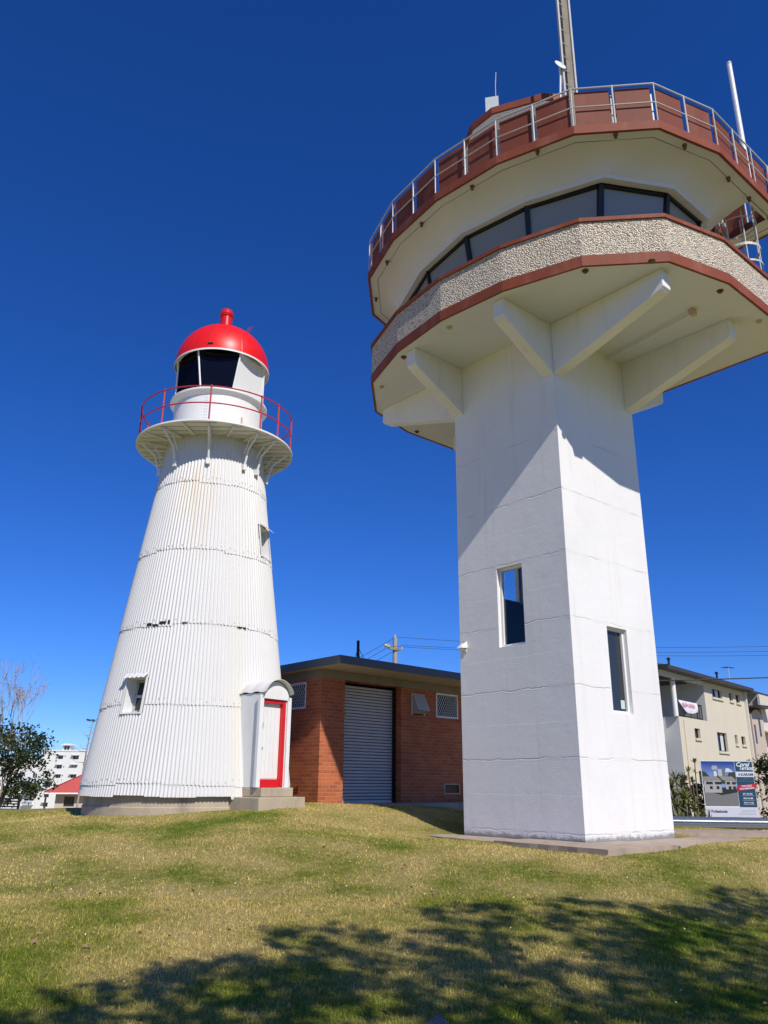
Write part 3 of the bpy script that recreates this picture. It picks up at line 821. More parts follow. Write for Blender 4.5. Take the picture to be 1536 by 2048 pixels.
for sg in (-1, 1):
    pw.obox(P(sg * (PW - .02), (PF + 1.7) / 2, (pz0 + pz1) / 2), pt, pn, Z, .02, (PF - 1.7) / 2, (pz1 - pz0) / 2)
    pw.obox(P(sg * (PW + .02), PF + .005, (pz0 + pz1) / 2 - .02), pt, pn, Z, .05, .035, (pz1 - pz0) / 2 - .02)      # corner posts
porch = pw.build('porch', M['white'], lh)
# barrel roof of the porch
br = MB(); prof = []
for i in range(25):
    a = R(155 - 130 * i / 24); prof.append((.425 * math.cos(a), pz1 + .0 + .44 * math.sin(a) - .16))
for i in range(24):
    for k in range(16):
        d0, d1 = 1.35 + (PF + .15 - 1.35) * k / 16, 1.35 + (PF + .15 - 1.35) * (k + 1) / 16
        w0, w1 = .015 * math.sin(k * math.pi / 2 + .8), .015 * math.sin((k + 1) * math.pi / 2 + .8)
        (x0, z0), (x1, z1) = prof[i], prof[i + 1]
        br.hexa([P(x0, d0, z0 + w0 - .008), P(x1, d0, z1 + w0 - .008), P(x1, d1, z1 + w1 - .008), P(x0, d1, z0 + w1 - .008)][::-1], [P(x0, d0, z0 + w0), P(x1, d0, z1 + w0), P(x1, d1, z1 + w1), P(x0, d1, z0 + w1)][::-1])
br.build('porch_roof', M['corr'], porch)
tym = MB(); pts2 = [(x * .90, z - .04) for x, z in prof if z > pz1 - .10]
pts2 = [(-PW - .03, pz1 - .10)] + pts2 + [(PW + .03, pz1 - .10)]
k = len(pts2)
tym.add([P(x, PF + .0, z) for x, z in pts2] + [P(x, PF + .04, z) for x, z in pts2], [tuple(range(k)), tuple(range(2 * k - 1, k - 1, -1))] + [(i, (i + 1) % k, k + (i + 1) % k, k + i) for i in range(k)])
tym.build('tympanum', M['white'], porch, merge=True)
# recessed door with its red frame showing along top, right and foot
dw = PW - .045
MB().obox(P(-.03, PF - .10, (pz0 + pz1) / 2), pt, pn, Z, dw - .03, .015, (pz1 - pz0) / 2 - .15).build('door', plain('door_boards', (.66, .655, .64), .5, .1, 6, bump=.3, bscale=5), porch)
bd = MB()
for i in range(6):
    x = -dw + .05 + i * .105
    bd.obox(P(x, PF - .083, (pz0 + pz1) / 2), pt, pn, Z, .05, .004, (pz1 - pz0) / 2 - .17)
door = [o for o in porch.children if o.name.startswith('door')][0]
bd.build('boards', M['white'], door)
MB().obox(P(-dw + .08, PF - .07, pz0 + 1.16), pt, pn, Z, .012, .012, .06).build('bolt', M['rust'], door)
MB().obox(P(-dw + .09, PF - .07, pz0 + .74), pt, pn, Z, .03, .014, .018).build('handle', M['galv'], door)
rf = MB()
rf.obox(P(dw - .045, PF - .045, (pz0 + pz1) / 2 - .03), pt, pn, Z, .04, .05, (pz1 - pz0) / 2 - .05)
rf.obox(P(-.043, PF - .055, pz0 + .075), pt, pn, Z, dw - .043, .05, .073)
rf.obox(P(-.043, PF - .055, pz1 - .14), pt, pn, Z, dw - .043, .05, .04)
rf.build('door_frame', M['red'], porch)
MB().obox(P(0, PF - .03, pz1 - .06), pt, pn, Z, PW - .03, .06, .035).build('door_head', M['white'], porch)

# gallery ----------------------------------------------------------------
gzf, gR = L(7.855), L(1.93)
MB().lathe([(L(1.12), gzf - .005), (gR, gzf - .005), (gR, gzf - .045), (gR - .01, gzf - .05), (L(1.12), gzf - .05)], 72).build('gallery_floor', M['white'], lh, smooth=30)
bl = MB()
for i in range(17):
    y = -gR + .10 + i * (2 * gR - .2) / 16
    hx = math.sqrt(max(0, (gR - .06) ** 2 - y * y)); ix = math.sqrt(max(0, L(1.21) ** 2 - y * y)) if abs(y) < L(1.21) else 0
    for sg in (-1, 1):
        if hx - ix > .1: bl.box(min(sg * hx, sg * (ix + .002)), max(sg * hx, sg * (ix + .002)), y - .006, y + .006, gzf - .062, gzf - .051)
bl.build('floor_boards', M['greypaint'], lh)
PAn = [-66, -30, 6.5, 44.5, 62.5, 90, 126, 162, 198, 234, 262]
def radial(a, x, d, z):  # x sideways, d outward
    n = Vector(pol(1, a, 0)); u = Vector((math.cos(R(a)), math.sin(R(a)), 0)); return u * x + n * d + Z * z
for a in PAn:
    b = MB(); n = Vector(pol(1, a, 0)); u = Vector((math.cos(R(a)), math.sin(R(a)), 0))
    zlo = L(7.03); r0 = cone(gzf) + .03; r1 = cone(zlo) + .03
    b.obox(radial(a, 0, (r0 + gR - .1) / 2, gzf - .09), u, n, Z, .022, (gR - .1 - r0) / 2, .028)
    b.tube([radial(a, 0, gR - .14, gzf - .11), radial(a, 0, (r1 + gR) / 2 - .16, gzf - .38), radial(a, 0, r1 + .05, zlo + .06)], .026, 6)
    b.tube([radial(a, 0, (r0 + gR) / 2 - .05, gzf - .11), radial(a, 0, r0 + .1, gzf - .42)], .018, 6)
    b.obox(radial(a, 0, r1 + .035, zlo + .02), u, n, Z, .045, .04, .07)
    b.build('gallery_bracket', M['white'], lh)
for a in PAn:
    a2 = a + 18
    n = Vector(pol(1, a2, 0)); u = Vector((math.cos(R(a2)), math.sin(R(a2)), 0))
    MB().obox(radial(a2, 0, (L(1.24) + gR - .06) / 2, gzf - .078), u, n, Z, .03, (gR - .06 - L(1.24)) / 2, .016).build('floor_joist', M['white'], lh)
for a in PAn:
    p = pol(gR - .05, a, 0)
    pm = MB(); pm.tube([(p[0], p[1], gzf - .004), (p[0], p[1], L(8.725))], .02, 8)
    pm.lathe([(.0, L(8.725) + .035), (.024, L(8.725) + .02), (.024, L(8.725) - .03), (.02, L(8.725) - .04)], 8, p[0], p[1])
    pm.build('rail_post', M['redrail'], lh, smooth=40)
for z in (L(8.72), L(8.29)):
    MB().tube([pol(gR - .05, a, z) for a in range(0, 360, 5)], .0165, 8, True).build('hand_rail', M['redrail'], lh, smooth=40)
# drum, lip, lantern -----------------------------------------------------
zl = L(9.03)
MB().lathe([(L(1.11), gzf - .003), (L(1.11), zl - .13), (L(1.17), zl - .06), (L(1.22), zl - .03), (L(1.22), zl + .02), (L(1.05), zl + .03)], 72).build('drum', M['white'], lh, smooth=35)
rr = MB()
for i in range(13):
    z = gzf + .1 + i * .075
    for da in (-6, -3.2):
        c = radial(da + 1, 0, L(1.11) + .002, z); n = Vector(pol(1, da, 0))
        rr.obox(c, n.cross(Z), Z, n, .008, .008, .006)
struct(rr.build('drum_rivets', M['greypaint'], lh), 'stuff')
hk = MB(); 
hk.obox(radial(43, 0, L(1.11) + .012, gzf + .28), Vector(pol(1, 43, 0)).cross(Z), Z, Vector(pol(1, 43, 0)), .02, .26, .006)
hk.build('rusty_strap', plain('rust_stain', (.55, .36, .18), .7, .4, 20), lh)
hk = MB(); hk.tube([radial(45, 0, L(1.11) + .02, gzf + .05), radial(45.5, 0, L(1.11) + .05, gzf + .22), radial(47, 0, L(1.11) + .06, gzf + .30), radial(50, 0, L(1.11) + .05, gzf + .26), radial(52, 0, L(1.11) + .03, gzf + .16)], .009, 6)
hk.build('hook', M['galv'], lh)
TA = [-68, -21, 35.5, 84, 138, 186, 240]; BA = [-76, -13, 28, 91, 131, 193, 233]
zt_, zb_ = L(10.21), zl + .025
Rt, Rb = L(1.11), L(1.09)
for i in range(7):
    j = (i + 1) % 7
    t0, t1 = pol(Rt, TA[i], zt_), pol(Rt, TA[j], zt_); b0, b1 = pol(Rb, BA[i], zb_), pol(Rb, BA[j], zb_)
    MB().add([b0, b1, t1, t0], [(0, 1, 2), (0, 2, 3)]).build('lantern_panel' if i in (2, 3) else 'lantern_pane', M['white'] if i in (2, 3) else M['lampglass'], lh)
for i in range(7):
    b0, t0 = Vector(pol(Rb + .01, BA[i], zb_)), Vector(pol(Rt + .01, TA[i], zt_))
    MB().tube([b0, t0], .022, 6).build('lantern_bar', M['white'], lh)
MB().lathe([(0, zb_ + .02), (.86, zb_ + .02), (.86, zt_), (0, zt_)], 32).build('lantern_core', M['dark'], lh)
zd = L(10.134); rd = L(1.205)
MB().lathe([(rd * .90, zd + .03), (rd - .03, zd + .01), (rd - .005, zd - .045), (rd + .012, zd - .05), (rd + .012, zd - .01), (rd, zd)], 72).build('dome_gutter', M['white'], lh, smooth=35)
dmv = MB(); dmv.lathe([(rd * math.cos(R(a)) if a < 90 else 0.0, zd + rd * math.sin(R(a))) for a in np.linspace(0, 90, 25)], 96)
tdome = NT('dome_red'); xyz = tdome.sep()
an = tdome.math('ARCTAN2', xyz[0], tdome.math('MULTIPLY', xyz[1], -1))
sg = tdome.math('DIVIDE', tdome.math('ADD', an, .12), .72); fr_ = tdome.math('ABSOLUTE', tdome.math('SUBTRACT', sg, tdome.math('ROUND', sg)))
lap = tdome.mrange(tdome.math('SUBTRACT', sg, tdome.math('ROUND', sg)), -.012, .012)
zz = tdome.math('MULTIPLY', xyz[2], 18); zf = tdome.math('ABSOLUTE', tdome.math('SUBTRACT', zz, tdome.math('ROUND', zz)))
riv = tdome.math('MULTIPLY', tdome.mrange(tdome.math('ABSOLUTE', tdome.math('SUBTRACT', fr_, .03)), .006, .014, 1, 0), tdome.mrange(zf, .12, .25, 1, 0))
tdome.bump(tdome.math('ADD', tdome.math('ADD', tdome.math('MULTIPLY', lap, .5), riv), tdome.math('MULTIPLY', tdome.noise(6, 4), .25)), .6, .012)
c = tdome.mix(tdome.noise(2.5, 6, .6), (.70, .008, .006), (.82, .011, .008))
c = tdome.mix(tdome.math('MULTIPLY', riv, .5), c, (.25, .01, .01))
M['dome'] = tdome.done(c, .4, 0, .45)
dome = dmv.build('dome', M['dome'], lh, smooth=60)
za = zd + rd
MB().lathe([(.155, za - .03), (.155, L(11.72)), (.165, L(11.725)), (.18, L(11.75)), (.165, L(11.775)), (.18, L(11.80)), (.165, L(11.83)), (.16, L(11.9)), (.13, L(11.95)), (.06, L(11.98)), (0, L(11.985))], 28).build('vent_stack', M['red'], dome, smooth=40)
lt = MB(); lt.obox(pol(rd + .01, -3, zd + .13), (1, 0, 0), (0, 1, 0), Z, .06, .02, .012); lt.build('latch', M['rust'], dome)
tw3 = MB()
for k in range(7):
    a = 62 + k * 3.0; el = 52 + k * 1.5
    b0 = Vector((rd * math.cos(R(el)) * math.sin(R(a)), -rd * math.cos(R(el)) * math.cos(R(a)), zd + rd * math.sin(R(el))))
    tw3.tube([b0, b0 + Vector((rng.uniform(.0, .16), rng.uniform(-.05, .05), rng.uniform(.05, .18)))], .006, 4)
tw3.build('twig_tuft', M['redrail'], dome)

# ------------------------------------------------------------------ brick building
KB = .94
b_ = lambda v: v * KB
BRZ = .788
BX, BY = -1.5214 * KB, 20.124 * KB
bd_ = thing('brick_building', 'flat roofed red brick utility building with a grey roller door', 'building', (BX, BY, -.6), BRZ)
zt1, zb1 = b_(2.458), -1.6
BL, BD = 9.0, 5.2
s = MB()
dx0, dx1 = b_(.80), b_(2.88)
ops_f = [(dx0, dx1, zb1, zt1, .30), (b_(3.29), b_(3.84), b_(1.75), b_(2.32), .1), (b_(4.33), b_(5.30), b_(1.74), b_(2.42), .1), (b_(4.64), b_(5.27), b_(-.29), b_(-.07), .08)]
s.wall((0, 0), (1, 0), (0, -1), BL, zb1, zt1, ops_f, .1)
ops_l = [(b_(.65), b_(1.65), b_(1.74), b_(2.40), .1), (b_(.80), b_(.99), b_(-.26), b_(-.13), .08)]
s.wall((0, 0), (0, 1), (-1, 0), BD, zb1, zt1, ops_l, .1)
s.wall((BL, 0), (0, 1), (1, 0), BD, zb1, zt1)
s.wall((0, BD), (1, 0), (0, 1), BL, zb1, zt1)
s.build('wall', M['brick'], bd_)
MB().box(-.004, BL + .004, -.004, BD + .004, zt1 + .001, b_(2.665)).build('lintel_band', M['lintel'], bd_)
cs = MB()
for x0, x1 in ((-.02, dx0 + .02), (dx1 - .0, BL)): cs.box(x0, x1, -.022, .0, b_(1.60), b_(1.65))
cs.box(-.022, -.0, .0, BD, b_(1.60), b_(1.65))
cs.build('brick_ledge', M['brick'], bd_)
# roof
MB().prism([(-.30, -1.06), (BL + .3, -1.06), (BL + .3, BD + .4), (-.30, BD + .4)], b_(2.67), b_(2.69)).build('eave_soffit', M['eave'], bd_)
rp = [(-.31, -1.07), (BL + .31, -1.07), (BL + .31, BD + .41), (-.31, BD + .41)]
MB().ring(rp, inset(rp, .03), b_(2.662), b_(2.856)).build('roof_fascia', M['fascia'], bd_)
MB().prism(inset(rp, .031), b_(2.70), b_(2.835)).build('roof', M['fascia'], bd_)
vm = MB(); vm.lathe([(.17, b_(2.83)), (.17, b_(2.83) + .09), (.14, b_(2.83) + .15), (.07, b_(2.83) + .19), (0, b_(2.83) + .2)], 16, .55, 1.4)
vm.build('roof_vent', M['black'], bd_, smooth=40)
# roller door with horizontal laths
zd0, zd1 = b_(-.52), zt1
rd_ = MB(); N_ = int((zd1 - zd0) / .074)
for i in range(N_):
    z = zd0 + i * .074
    vs = []; fs = []
    for t_, d in ((.0, .012), (.010, .028), (.031, .034), (.052, .028), (.061, .012)): vs += [(dx0 + .001, .30 - .008 - d, z + t_), (dx1 - .001, .30 - .008 - d, z + t_)]
    for j in range(4): fs.append((2 * j, 2 * j + 1, 2 * j + 3, 2 * j + 2))
    rd_.add(vs, fs)
    rd_.add([(dx0 + .001, .296, z - .013), (dx1 - .001, .296, z - .013), (dx1 - .001, .296, z + .061), (dx0 + .001, .296, z + .061)], [(0, 1, 2, 3)], 1)  # black strip paints in the groove shade between laths
roller = rd_.build('roller_door', [M['shutter'], M['black']], bd_, smooth=50)
MB().box(dx0 + .001, dx1 - .001, .26, .305, zd0 - .05, zd0 + .06).build('bottom_rail', M['shutter'], roller)
MB().box(dx0 + .002, dx0 + .06, .20, .262, zd0, zd1 - .002).build('guide_track', M['galv'], roller)
MB().box(dx1 - .08, dx1 - .001, .20, .262, zd0, zd1 - .002).build('guide_track', M['black'], roller)
def mesh_window(o, u, n, w, z0, z1):
    o = Vector((*o, 0)); u = Vector((*u, 0)); n = Vector((*n, 0)); f = MB(); h = z1 - z0
    for c, a, b in ((u * .02, .02, h / 2), (u * (w - .02), .02, h / 2)): f.obox(o + c + Z * ((z0 + z1) / 2) - n * .03, u, n, Z, a, .035, b - .001)
    for z in (z0 + .02, z1 - .02): f.obox(o + u * w / 2 + Z * z - n * .03, u, n, Z, w / 2 - .041, .034, .019)
    ob = f.build('window', M['white'], bd_)
    g = MB(); sp = .088
    for sg in (1, -1):
        k = -int(h / sp) - 2
        while k * sp < w + h:
            # diagonal strands, steeper than 45 degrees like expanded mesh
            x0 = k * sp if sg > 0 else k * sp
            pts = []
            for zz in (0, h):
                x = x0 + (zz * .62 if sg > 0 else (h - zz) * .62)
                pts.append((x, zz))
            (xa, za_), (xb, zb_) = pts
            # clip to the opening
            if xa > xb: xa, za_, xb, zb_ = xb, zb_, xa, za_
            if xb > .04 and xa < w - .04:
                if xa < .04: za_ += (zb_ - za_) * (.04 - xa) / (xb - xa); xa = .04
                if xb > w - .04: zb_ = za_ + (zb_ - za_) * (w - .04 - xa) / (xb - xa); xb = w - .04
                p, q = o + u * xa + Z * (z0 + za_) - n * .02, o + u * xb + Z * (z0 + zb_) - n * .02
                if (q - p).length > .02: g.obox((p + q) / 2, q - p, n, (q - p).cross(n), (q - p).length / 2, .004, .0075)
            k += 1
    g.build('security_mesh', M['galv'], ob)
    MB().obox(o + u * w / 2 + Z * ((z0 + z1) / 2) - n * .085, u, n, Z, w / 2, .004, h / 2).build('pane', M['dark'], ob)
a = ops_f[2]; mesh_window((a[0], 0), (1, 0), (0, -1), a[1] - a[0], a[2], a[3])
a = ops_l[0]; mesh_window((0, a[0]), (0, 1), (-1, 0), a[1] - a[0], a[2], a[3])
a = ops_f[1]
f = MB(); w = a[1] - a[0]
f.box(a[0] + .001, a[0] + .03, -.015, .04, a[2], a[3]); f.box(a[1] - .03, a[1] - .001, -.015, .04, a[2], a[3]); f.box(a[0] + .031, a[1] - .031, -.014, .04, a[3] - .03, a[3] - .001)
hw_ = f.build('hopper_window', M['white'], bd_)
f = MB()
f.hexa([(a[0] + .03, -.25, a[2] + .10), (a[1] - .03, -.25, a[2] + .10), (a[1] - .03, -.235, a[2] + .11), (a[0] + .03, -.235, a[2] + .11)], [(a[0] + .03, -.04, a[3] - .02), (a[1] - .03, -.04, a[3] - .02), (a[1] - .03, -.02, a[3] - .01), (a[0] + .03, -.02, a[3] - .01)])
f.build('sash', M['greypaint'], hw_)
f = MB(); f.add([(a[0] + .03, -.235, a[2] + .10), (a[0] + .03, -.03, a[3] - .03), (a[0] + .03, -.0, a[2] + .02)], [(0, 1, 2)]); f.add([(a[0] + .03, -.24, a[2] + .095), (a[1] - .03, -.24, a[2] + .095), (a[1] - .03, 0, a[2] + .03), (a[0] + .03, 0, a[2] + .03)], [(0, 1, 2, 3)])
f.build('cheek', M['greypaint'], hw_)
MB().box(a[0], a[1], .09, .098, a[2], a[3]).build('backing', M['dark'], hw_)
a = ops_f[3]; f = MB()
f.box(a[0] - .03, a[1] + .03, -.02, -.002, a[2] - .03, a[2]); f.box(a[0] - .03, a[1] + .03, -.02, -.002, a[3], a[3] + .03); f.box(a[0] - .03, a[0], -.02, -.002, a[2] + .001, a[3] - .001); f.box(a[1], a[1] + .03, -.02, -.002, a[2] + .001, a[3] - .001)
vt = f.build('wall_vent', M['eave'], bd_); MB().box(a[0], a[1], .05, .06, a[2], a[3]).build('grille', M['rust'], vt)
a = ops_l[1]; f = MB()
for i in range(4): f.box(-.012, .03, a[0], a[1], a[2] + i * .033, a[2] + i * .033 + .014)
f.build('air_brick', M['brick'], bd_); MB().box(.06, .07, a[0], a[1], a[2], a[3]).build('air_brick_void', M['dark'], bd_)
for o in bd_.children_recursive:                     # the side wall stands a little off square to the front
    for v in o.data.vertices: v.co.x += .09 * v.co.y
slab_ = MB().box(dx0 - .1, BL, -.5, .295, -1.2, b_(-.53)); struct(slab_.build('concrete_apron', M['slab']), 'structure')
ap = bpy.data.objects['concrete_apron']; ap.location = (BX, BY, 0); ap.rotation_euler = (0, 0, BRZ)
# post stayed on the roof behind the front edge
def bw_(x, y):
    c, s_ = math.cos(BRZ), math.sin(BRZ); return (BX + c * x - s_ * y, BY + s_ * x + c * y)
px_, py_ = -.64, 20.6
rpz = b_(2.835)
rp_ = thing('roof_post', 'short dark post with wire stays on the brick building roof', 'post', (px_, py_, rpz))
MB().tube([(0, 0, rpz), (0, 0, 3.46)], .038, 8).build('post', M['cable'], rp_)
for dx, dy in ((-.16, .1), (.32, .1), (.10, -.25)):
    MB().tube([(0, 0, 3.30), (dx, dy, rpz)], .008, 5).build('stay', M['cable'], rp_)

# ------------------------------------------------------------------ street poles and wires
def power_pole(x, y, ztop, label):
    z0 = gz1(x, y)
    p = thing('power_pole', label, 'power pole', (x, y, z0), 0, 'timber power poles behind the buildings')
    MB().tube([(0, 0, z0 - .3), (0, 0, ztop)], .16, 12, r1=.11).build('pole', M['palebark'], p, smooth=40)
    MB().obox((0, -.16, ztop - .62), (1, .9, 0), (-.9, 1, 0), (0, 0, 1), .42, .05, .05).build('crossarm', M['lintel'], p)
    for dx, dz in ((-.35, -.5), (.35, -.5), (0, .06)):
        MB().lathe([(0, ztop + dz + .1), (.045, ztop + dz + .07), (.03, ztop + dz), (.055, ztop + dz - .05), (0, ztop + dz - .06)], 10, dx, -.16 + dx * .9 if dz < 0 else 0).build('insulator', M['galv'], p)
    MB().tube([(-.1, -.1, ztop - .5), (-.42, -.14, ztop - .42)], .025, 6).build('lamp_arm', M['galv'], p)
    MB().lathe([(0, ztop - .36), (.09, ztop - .38), (.12, ztop - .45), (.07, ztop - .52), (0, ztop - .53)], 12, -.46, -.14).build('street_lamp', M['galv'], p, smooth=40)
power_pole(.61, 40, 6.9, 'pale timber power pole with street lamp seen over the brick building')
power_pole(27.5, 40, 6.9, 'timber power pole standing further right along the street')
def wire(pts, r, label):
    o = MB().tube(pts, r, 6).build('power_line', M['cable']); tag(o, label, 'cable', 'overhead power lines')
def sag(x0, z0, x1, z1, d, y=40, n=20, y1=None):
    y1 = y if y1 is None else y1
    return [(x0 + (x1 - x0) * t, y + (y1 - y) * t, z0 + (z1 - z0) * t - d * 4 * t * (1 - t)) for t in np.linspace(0, 1, n)]
wire(sag(.61, 6.92, 27.5, 7.05, .48), .010, 'thin overhead wire strung highest from the pole top towards the right')
wire(sag(.9, 6.52, 27.6, 6.75, .36, 40.1), .010, 'thin overhead wire strung second highest behind the square tower')
wire(sag(.4, 6.42, 27.3, 6.45, .38, 39.8), .010, 'thin overhead wire strung lowest of the three behind the tower')
wire(sag(.61, 4.5, 27.5, 5.4, .12, 39.7), .032, 'thick black cable crossing in front of the cream apartments')
for k, (z0, x0) in enumerate(((6.85, .55), (6.42, .3), (6.3, .7))):
    wire(sag(x0, z0, -8, 3.2 - .3 * k, .2, 40, 14, 44), .010, ('thin wire dropping left from the pole top behind the brick roof', 'thin wire dropping left from the lamp arm behind the brick roof', 'thin wire dropping left from the crossarm, lowest over the brick roof')[k])

# ------------------------------------------------------------------ cream apartments (right)
M['cream'] = plain('cream_render', (.62, .56, .44), .75, .06, 1.2, bump=.1, bscale=20, dirt=(.60, .38, .20), dirt_amt=.18)
M['cream2'] = plain('pinkish_render', (.52, .42, .34), .75, .06, 1.2)
M['sidegrey'] = plain('shade_grey_render', (.55, .55, .54), .75, .05, 1.2)  # also trim; on the cream block's side walls this grey paints in their shade
M['tile'] = plain('brown_metal_roof', (.22, .185, .15), .6, .1, 2)
M['gutter'] = plain('dark_gutter', (.045, .038, .034), .5, .2, 3)
M['pvc'] = plain('cream_downpipe', (.70, .66, .58), .5, .05, 2)
M['curtain'] = plain('pale_curtain', (.55, .56, .57), .8, .1, 4)
CX, CY, CRZ = 16.69, 46.0, math.atan2(.757, .653)
ca = thing('apartment_building', 'cream rendered three storey apartment block with dark balcony and brown roof', 'building', (CX, CY, gz1(CX, CY) - 1), CRZ)
zlo = -6.0
s = MB()
wins = [(5.92, 7.74, 5.17, 5.70), (9.10, 9.78, 5.19, 5.71), (10.41, 11.22, 5.17, 5.71), (2.22, 3.1, 2.54, 3.09), (5.94, 7.68, 1.93, 3.05), (9.18, 9.70, 2.47, 3.03), (10.45, 11.25, 2.48, 3.0), (2.15, 3.05, .05, .72)]
s.wall((0, 0), (1, 0), (0, -1), 12.15, zlo, 3.62, [w for w in wins if w[3] < 3.6], .22)
s.wall((4.53, 0), (1, 0), (0, -1), 12.15 - 4.53, 3.62, 5.98, [(a - 4.53, b - 4.53, c, d) for a, b, c, d in wins if d > 3.6], .22)
s.wall((12.15, 0), (0, 1), (1, 0), .9, zlo, 6.3)
wl = s.build('wall', M['cream'], ca, merge=True)
s = MB(); s.wall((0, 0), (0, 1), (-1, 0), 9, zlo, 3.62); s.wall((4.53, .0), (0, 1), (-1, 0), 3, 3.62, 6.3); s.wall((0, 2.9), (1, 0), (0, -1), 4.53, 3.3, 6.6, [(.6, 2.7, 3.35, 5.5), (-1.0 + 1.05, .5, 3.35, 5.4)], .1)
s.add([(0, 0.001, 3.45), (4.53, 0.001, 3.45), (4.53, 2.9, 3.45), (0, 2.9, 3.45)], [(0, 1, 2, 3)])
s.wall((0, 2.9), (0, 1), (-1, 0), 6.1, 3.62, 6.6)
s.build('side_wall', M['sidegrey'], ca)
for i, (a, b, c, d) in enumerate(wins):
    f = MB(); t = .05
    f.box(a, a + t, .14, .2, c, d); f.box(b - t, b, .14, .2, c, d); f.box(a + t, b - t, .141, .2, c, c + t); f.box(a + t, b - t, .141, .2, d - t, d)
    if b - a > .8: f.box((a + b) / 2 - .02, (a + b) / 2 + .02, .142, .2, c + t, d - t)
    wn = f.build('window', M['black'], ca)
    MB().box(a + t, b - t, .185, .195, c + t, d - t).build('pane', M['winglass'], wn)
    cu = MB()
    if i in (0, 4): cu.box((a + b) / 2 + .1, b - .25, .17, .18, c + t, d - t)
    else: cu.box(a + t, (a + b) / 2, .17, .18, c + t, c + (d - c) * .6)
    cu.build('curtain', M['curtain'], wn)
    MB().box(a - .06, b + .06, -.09, -.002, c - .14, c - .02).build('sill', M['cream'], wn)
for x in (12.05, 15.05):
    MB().box(x, x + .16, -.17, -.01, zlo, 6.0).build('downpipe', M['pvc'], ca)
# rust run beside the left corner
MB().box(.62, .72, -.006, -.001, -1.5, 3.44).build('rust_run', plain('rust_run', (.50, .30, .16), .8, .3, 3), ca)
dr = MB(); dr.box(.6, 2.7, 2.96, 3.0, 3.35, 5.5); dr.build('balcony_door', M['winglass'], ca)
df = MB(); df.box(.55, .64, 2.86, 2.95, 3.35, 5.5); df.box(2.66, 2.75, 2.86, 2.95, 3.35, 5.5); df.box(.64, 2.66, 2.861, 2.95, 5.42, 5.5); df.box(1.6, 1.68, 2.862, 2.95, 3.35, 5.42)
df.build('balcony_door_frame', M['gutter'], ca)
MB().tube([(-.1, .1, 3.62), (-.1, .1, 5.72)], .14, 16).build('column', M['white'], ca, smooth=40)
MB().box(-2.3, .12, -.12, .30, 5.72, 6.0).build('balcony_beam', M['sidegrey'], ca)
MB().hexa([(.13, -.1, 5.72), (4.2, -.1, 5.74), (4.2, .1, 5.74), (.13, .1, 5.72)], [(.13, -.1, 6.02), (4.2, -.1, 5.96), (4.2, .1, 5.96), (.13, .1, 6.02)]).build('balcony_beam', M['sidegrey'], ca)
tl = MB()
for k in range(26): tl.box(-2.2 + k * .17, -2.14 + k * .17, .12, 2.7, 5.60, 5.70)
struct(tl.build('lattice_battens', M['gutter'], ca), 'stuff')
# balcony railings
def railing(p, q, z0, z1, name='balcony_railing'):
    p, q = Vector(p), Vector(q); f = MB(); d = q - p; k = max(2, int(d.length / .13))
    f.tube([(*p, z1), (*q, z1)], .03, 6); f.tube([(*p, z0 + .08), (*q, z0 + .08)], .022, 6)
    for i in range(k + 1):
        a = p + d * i / k; f.tube([(*a, z0), (*a, z1)], .012 if i % 8 else .024, 5)
    return f.build(name, M['black'], ca)
railing((.15, .12), (4.1, .12), 3.62, 4.5); railing((4.1, .12), (4.1, .9), 3.62, 4.5)
for zf in (3.45, .55):
    MB().box(-1.9, -.005, .9, 5.5, zf - .22, zf).build('balcony_slab', M['sidegrey'], ca)
    railing((-1.85, .95), (-.05, .95), zf, zf + 1.0); railing((-1.85, .95), (-1.85, 5.4), zf, zf + 1.0)
    MB().hexa([(-.02, .9, zf - 1.2), (-.015, .9, zf - 1.2), (-.015, 1.2, zf - 1.2), (-.02, 1.2, zf - 1.2)], [(-1.85, .9, zf - .225), (-.015, .9, zf - .225), (-.015, 1.2, zf - .225), (-1.85, 1.2, zf - .225)]).build('balcony_bracket', M['sidegrey'], ca)
# roof
rfm = MB()
rfm.hexa([(-2.4, -.55, 6.10), (12.3, -.55, 6.10), (12.3, 7, 8.0), (-2.4, 7, 8.0)], [(-2.4, -.55, 6.20), (12.3, -.55, 6.20), (12.3, 7, 8.12), (-2.4, 7, 8.12)])
rfm.hexa([(12.32, .1, 6.18), (30, .1, 6.18), (30, 7, 7.9), (12.32, 7, 7.9)], [(12.32, .1, 6.28), (30, .1, 6.28), (30, 7, 8.02), (12.32, 7, 8.02)])
roof_ = rfm.build('roof', M['tile'], ca)
g = MB(); g.box(-2.4, 12.3, -.66, -.552, 5.99, 6.19); g.box(12.32, 30, -.02, .098, 6.10, 6.27); g.box(-2.5, -2.41, -.66, 7, 6.0, 6.22)
g.build('gutter', M['gutter'], ca)
MB().box(-2.4, 12.2, -.55, 0, 5.985, 6.0).build('eave_lining', M['gutter'], ca)
gb = MB(); gb.add([(-2.3, .0, 6.02), (4.5, .0, 6.02), (4.5, .02, 6.09), (-2.3, .02, 6.09)], [(0, 1, 2, 3)]); gb.build('gable_board', M['greypaint'], ca)
for x in (5.1, 13.9):
    v = MB(); v.tube([(x, 2.2, 6.9), (x, 2.2, 7.55)], .07, 8); v.lathe([(0, 7.72), (.12, 7.66), (.12, 7.56), (.05, 7.52)], 10, x, 2.2); v.build('roof_flue', M['black'], ca)
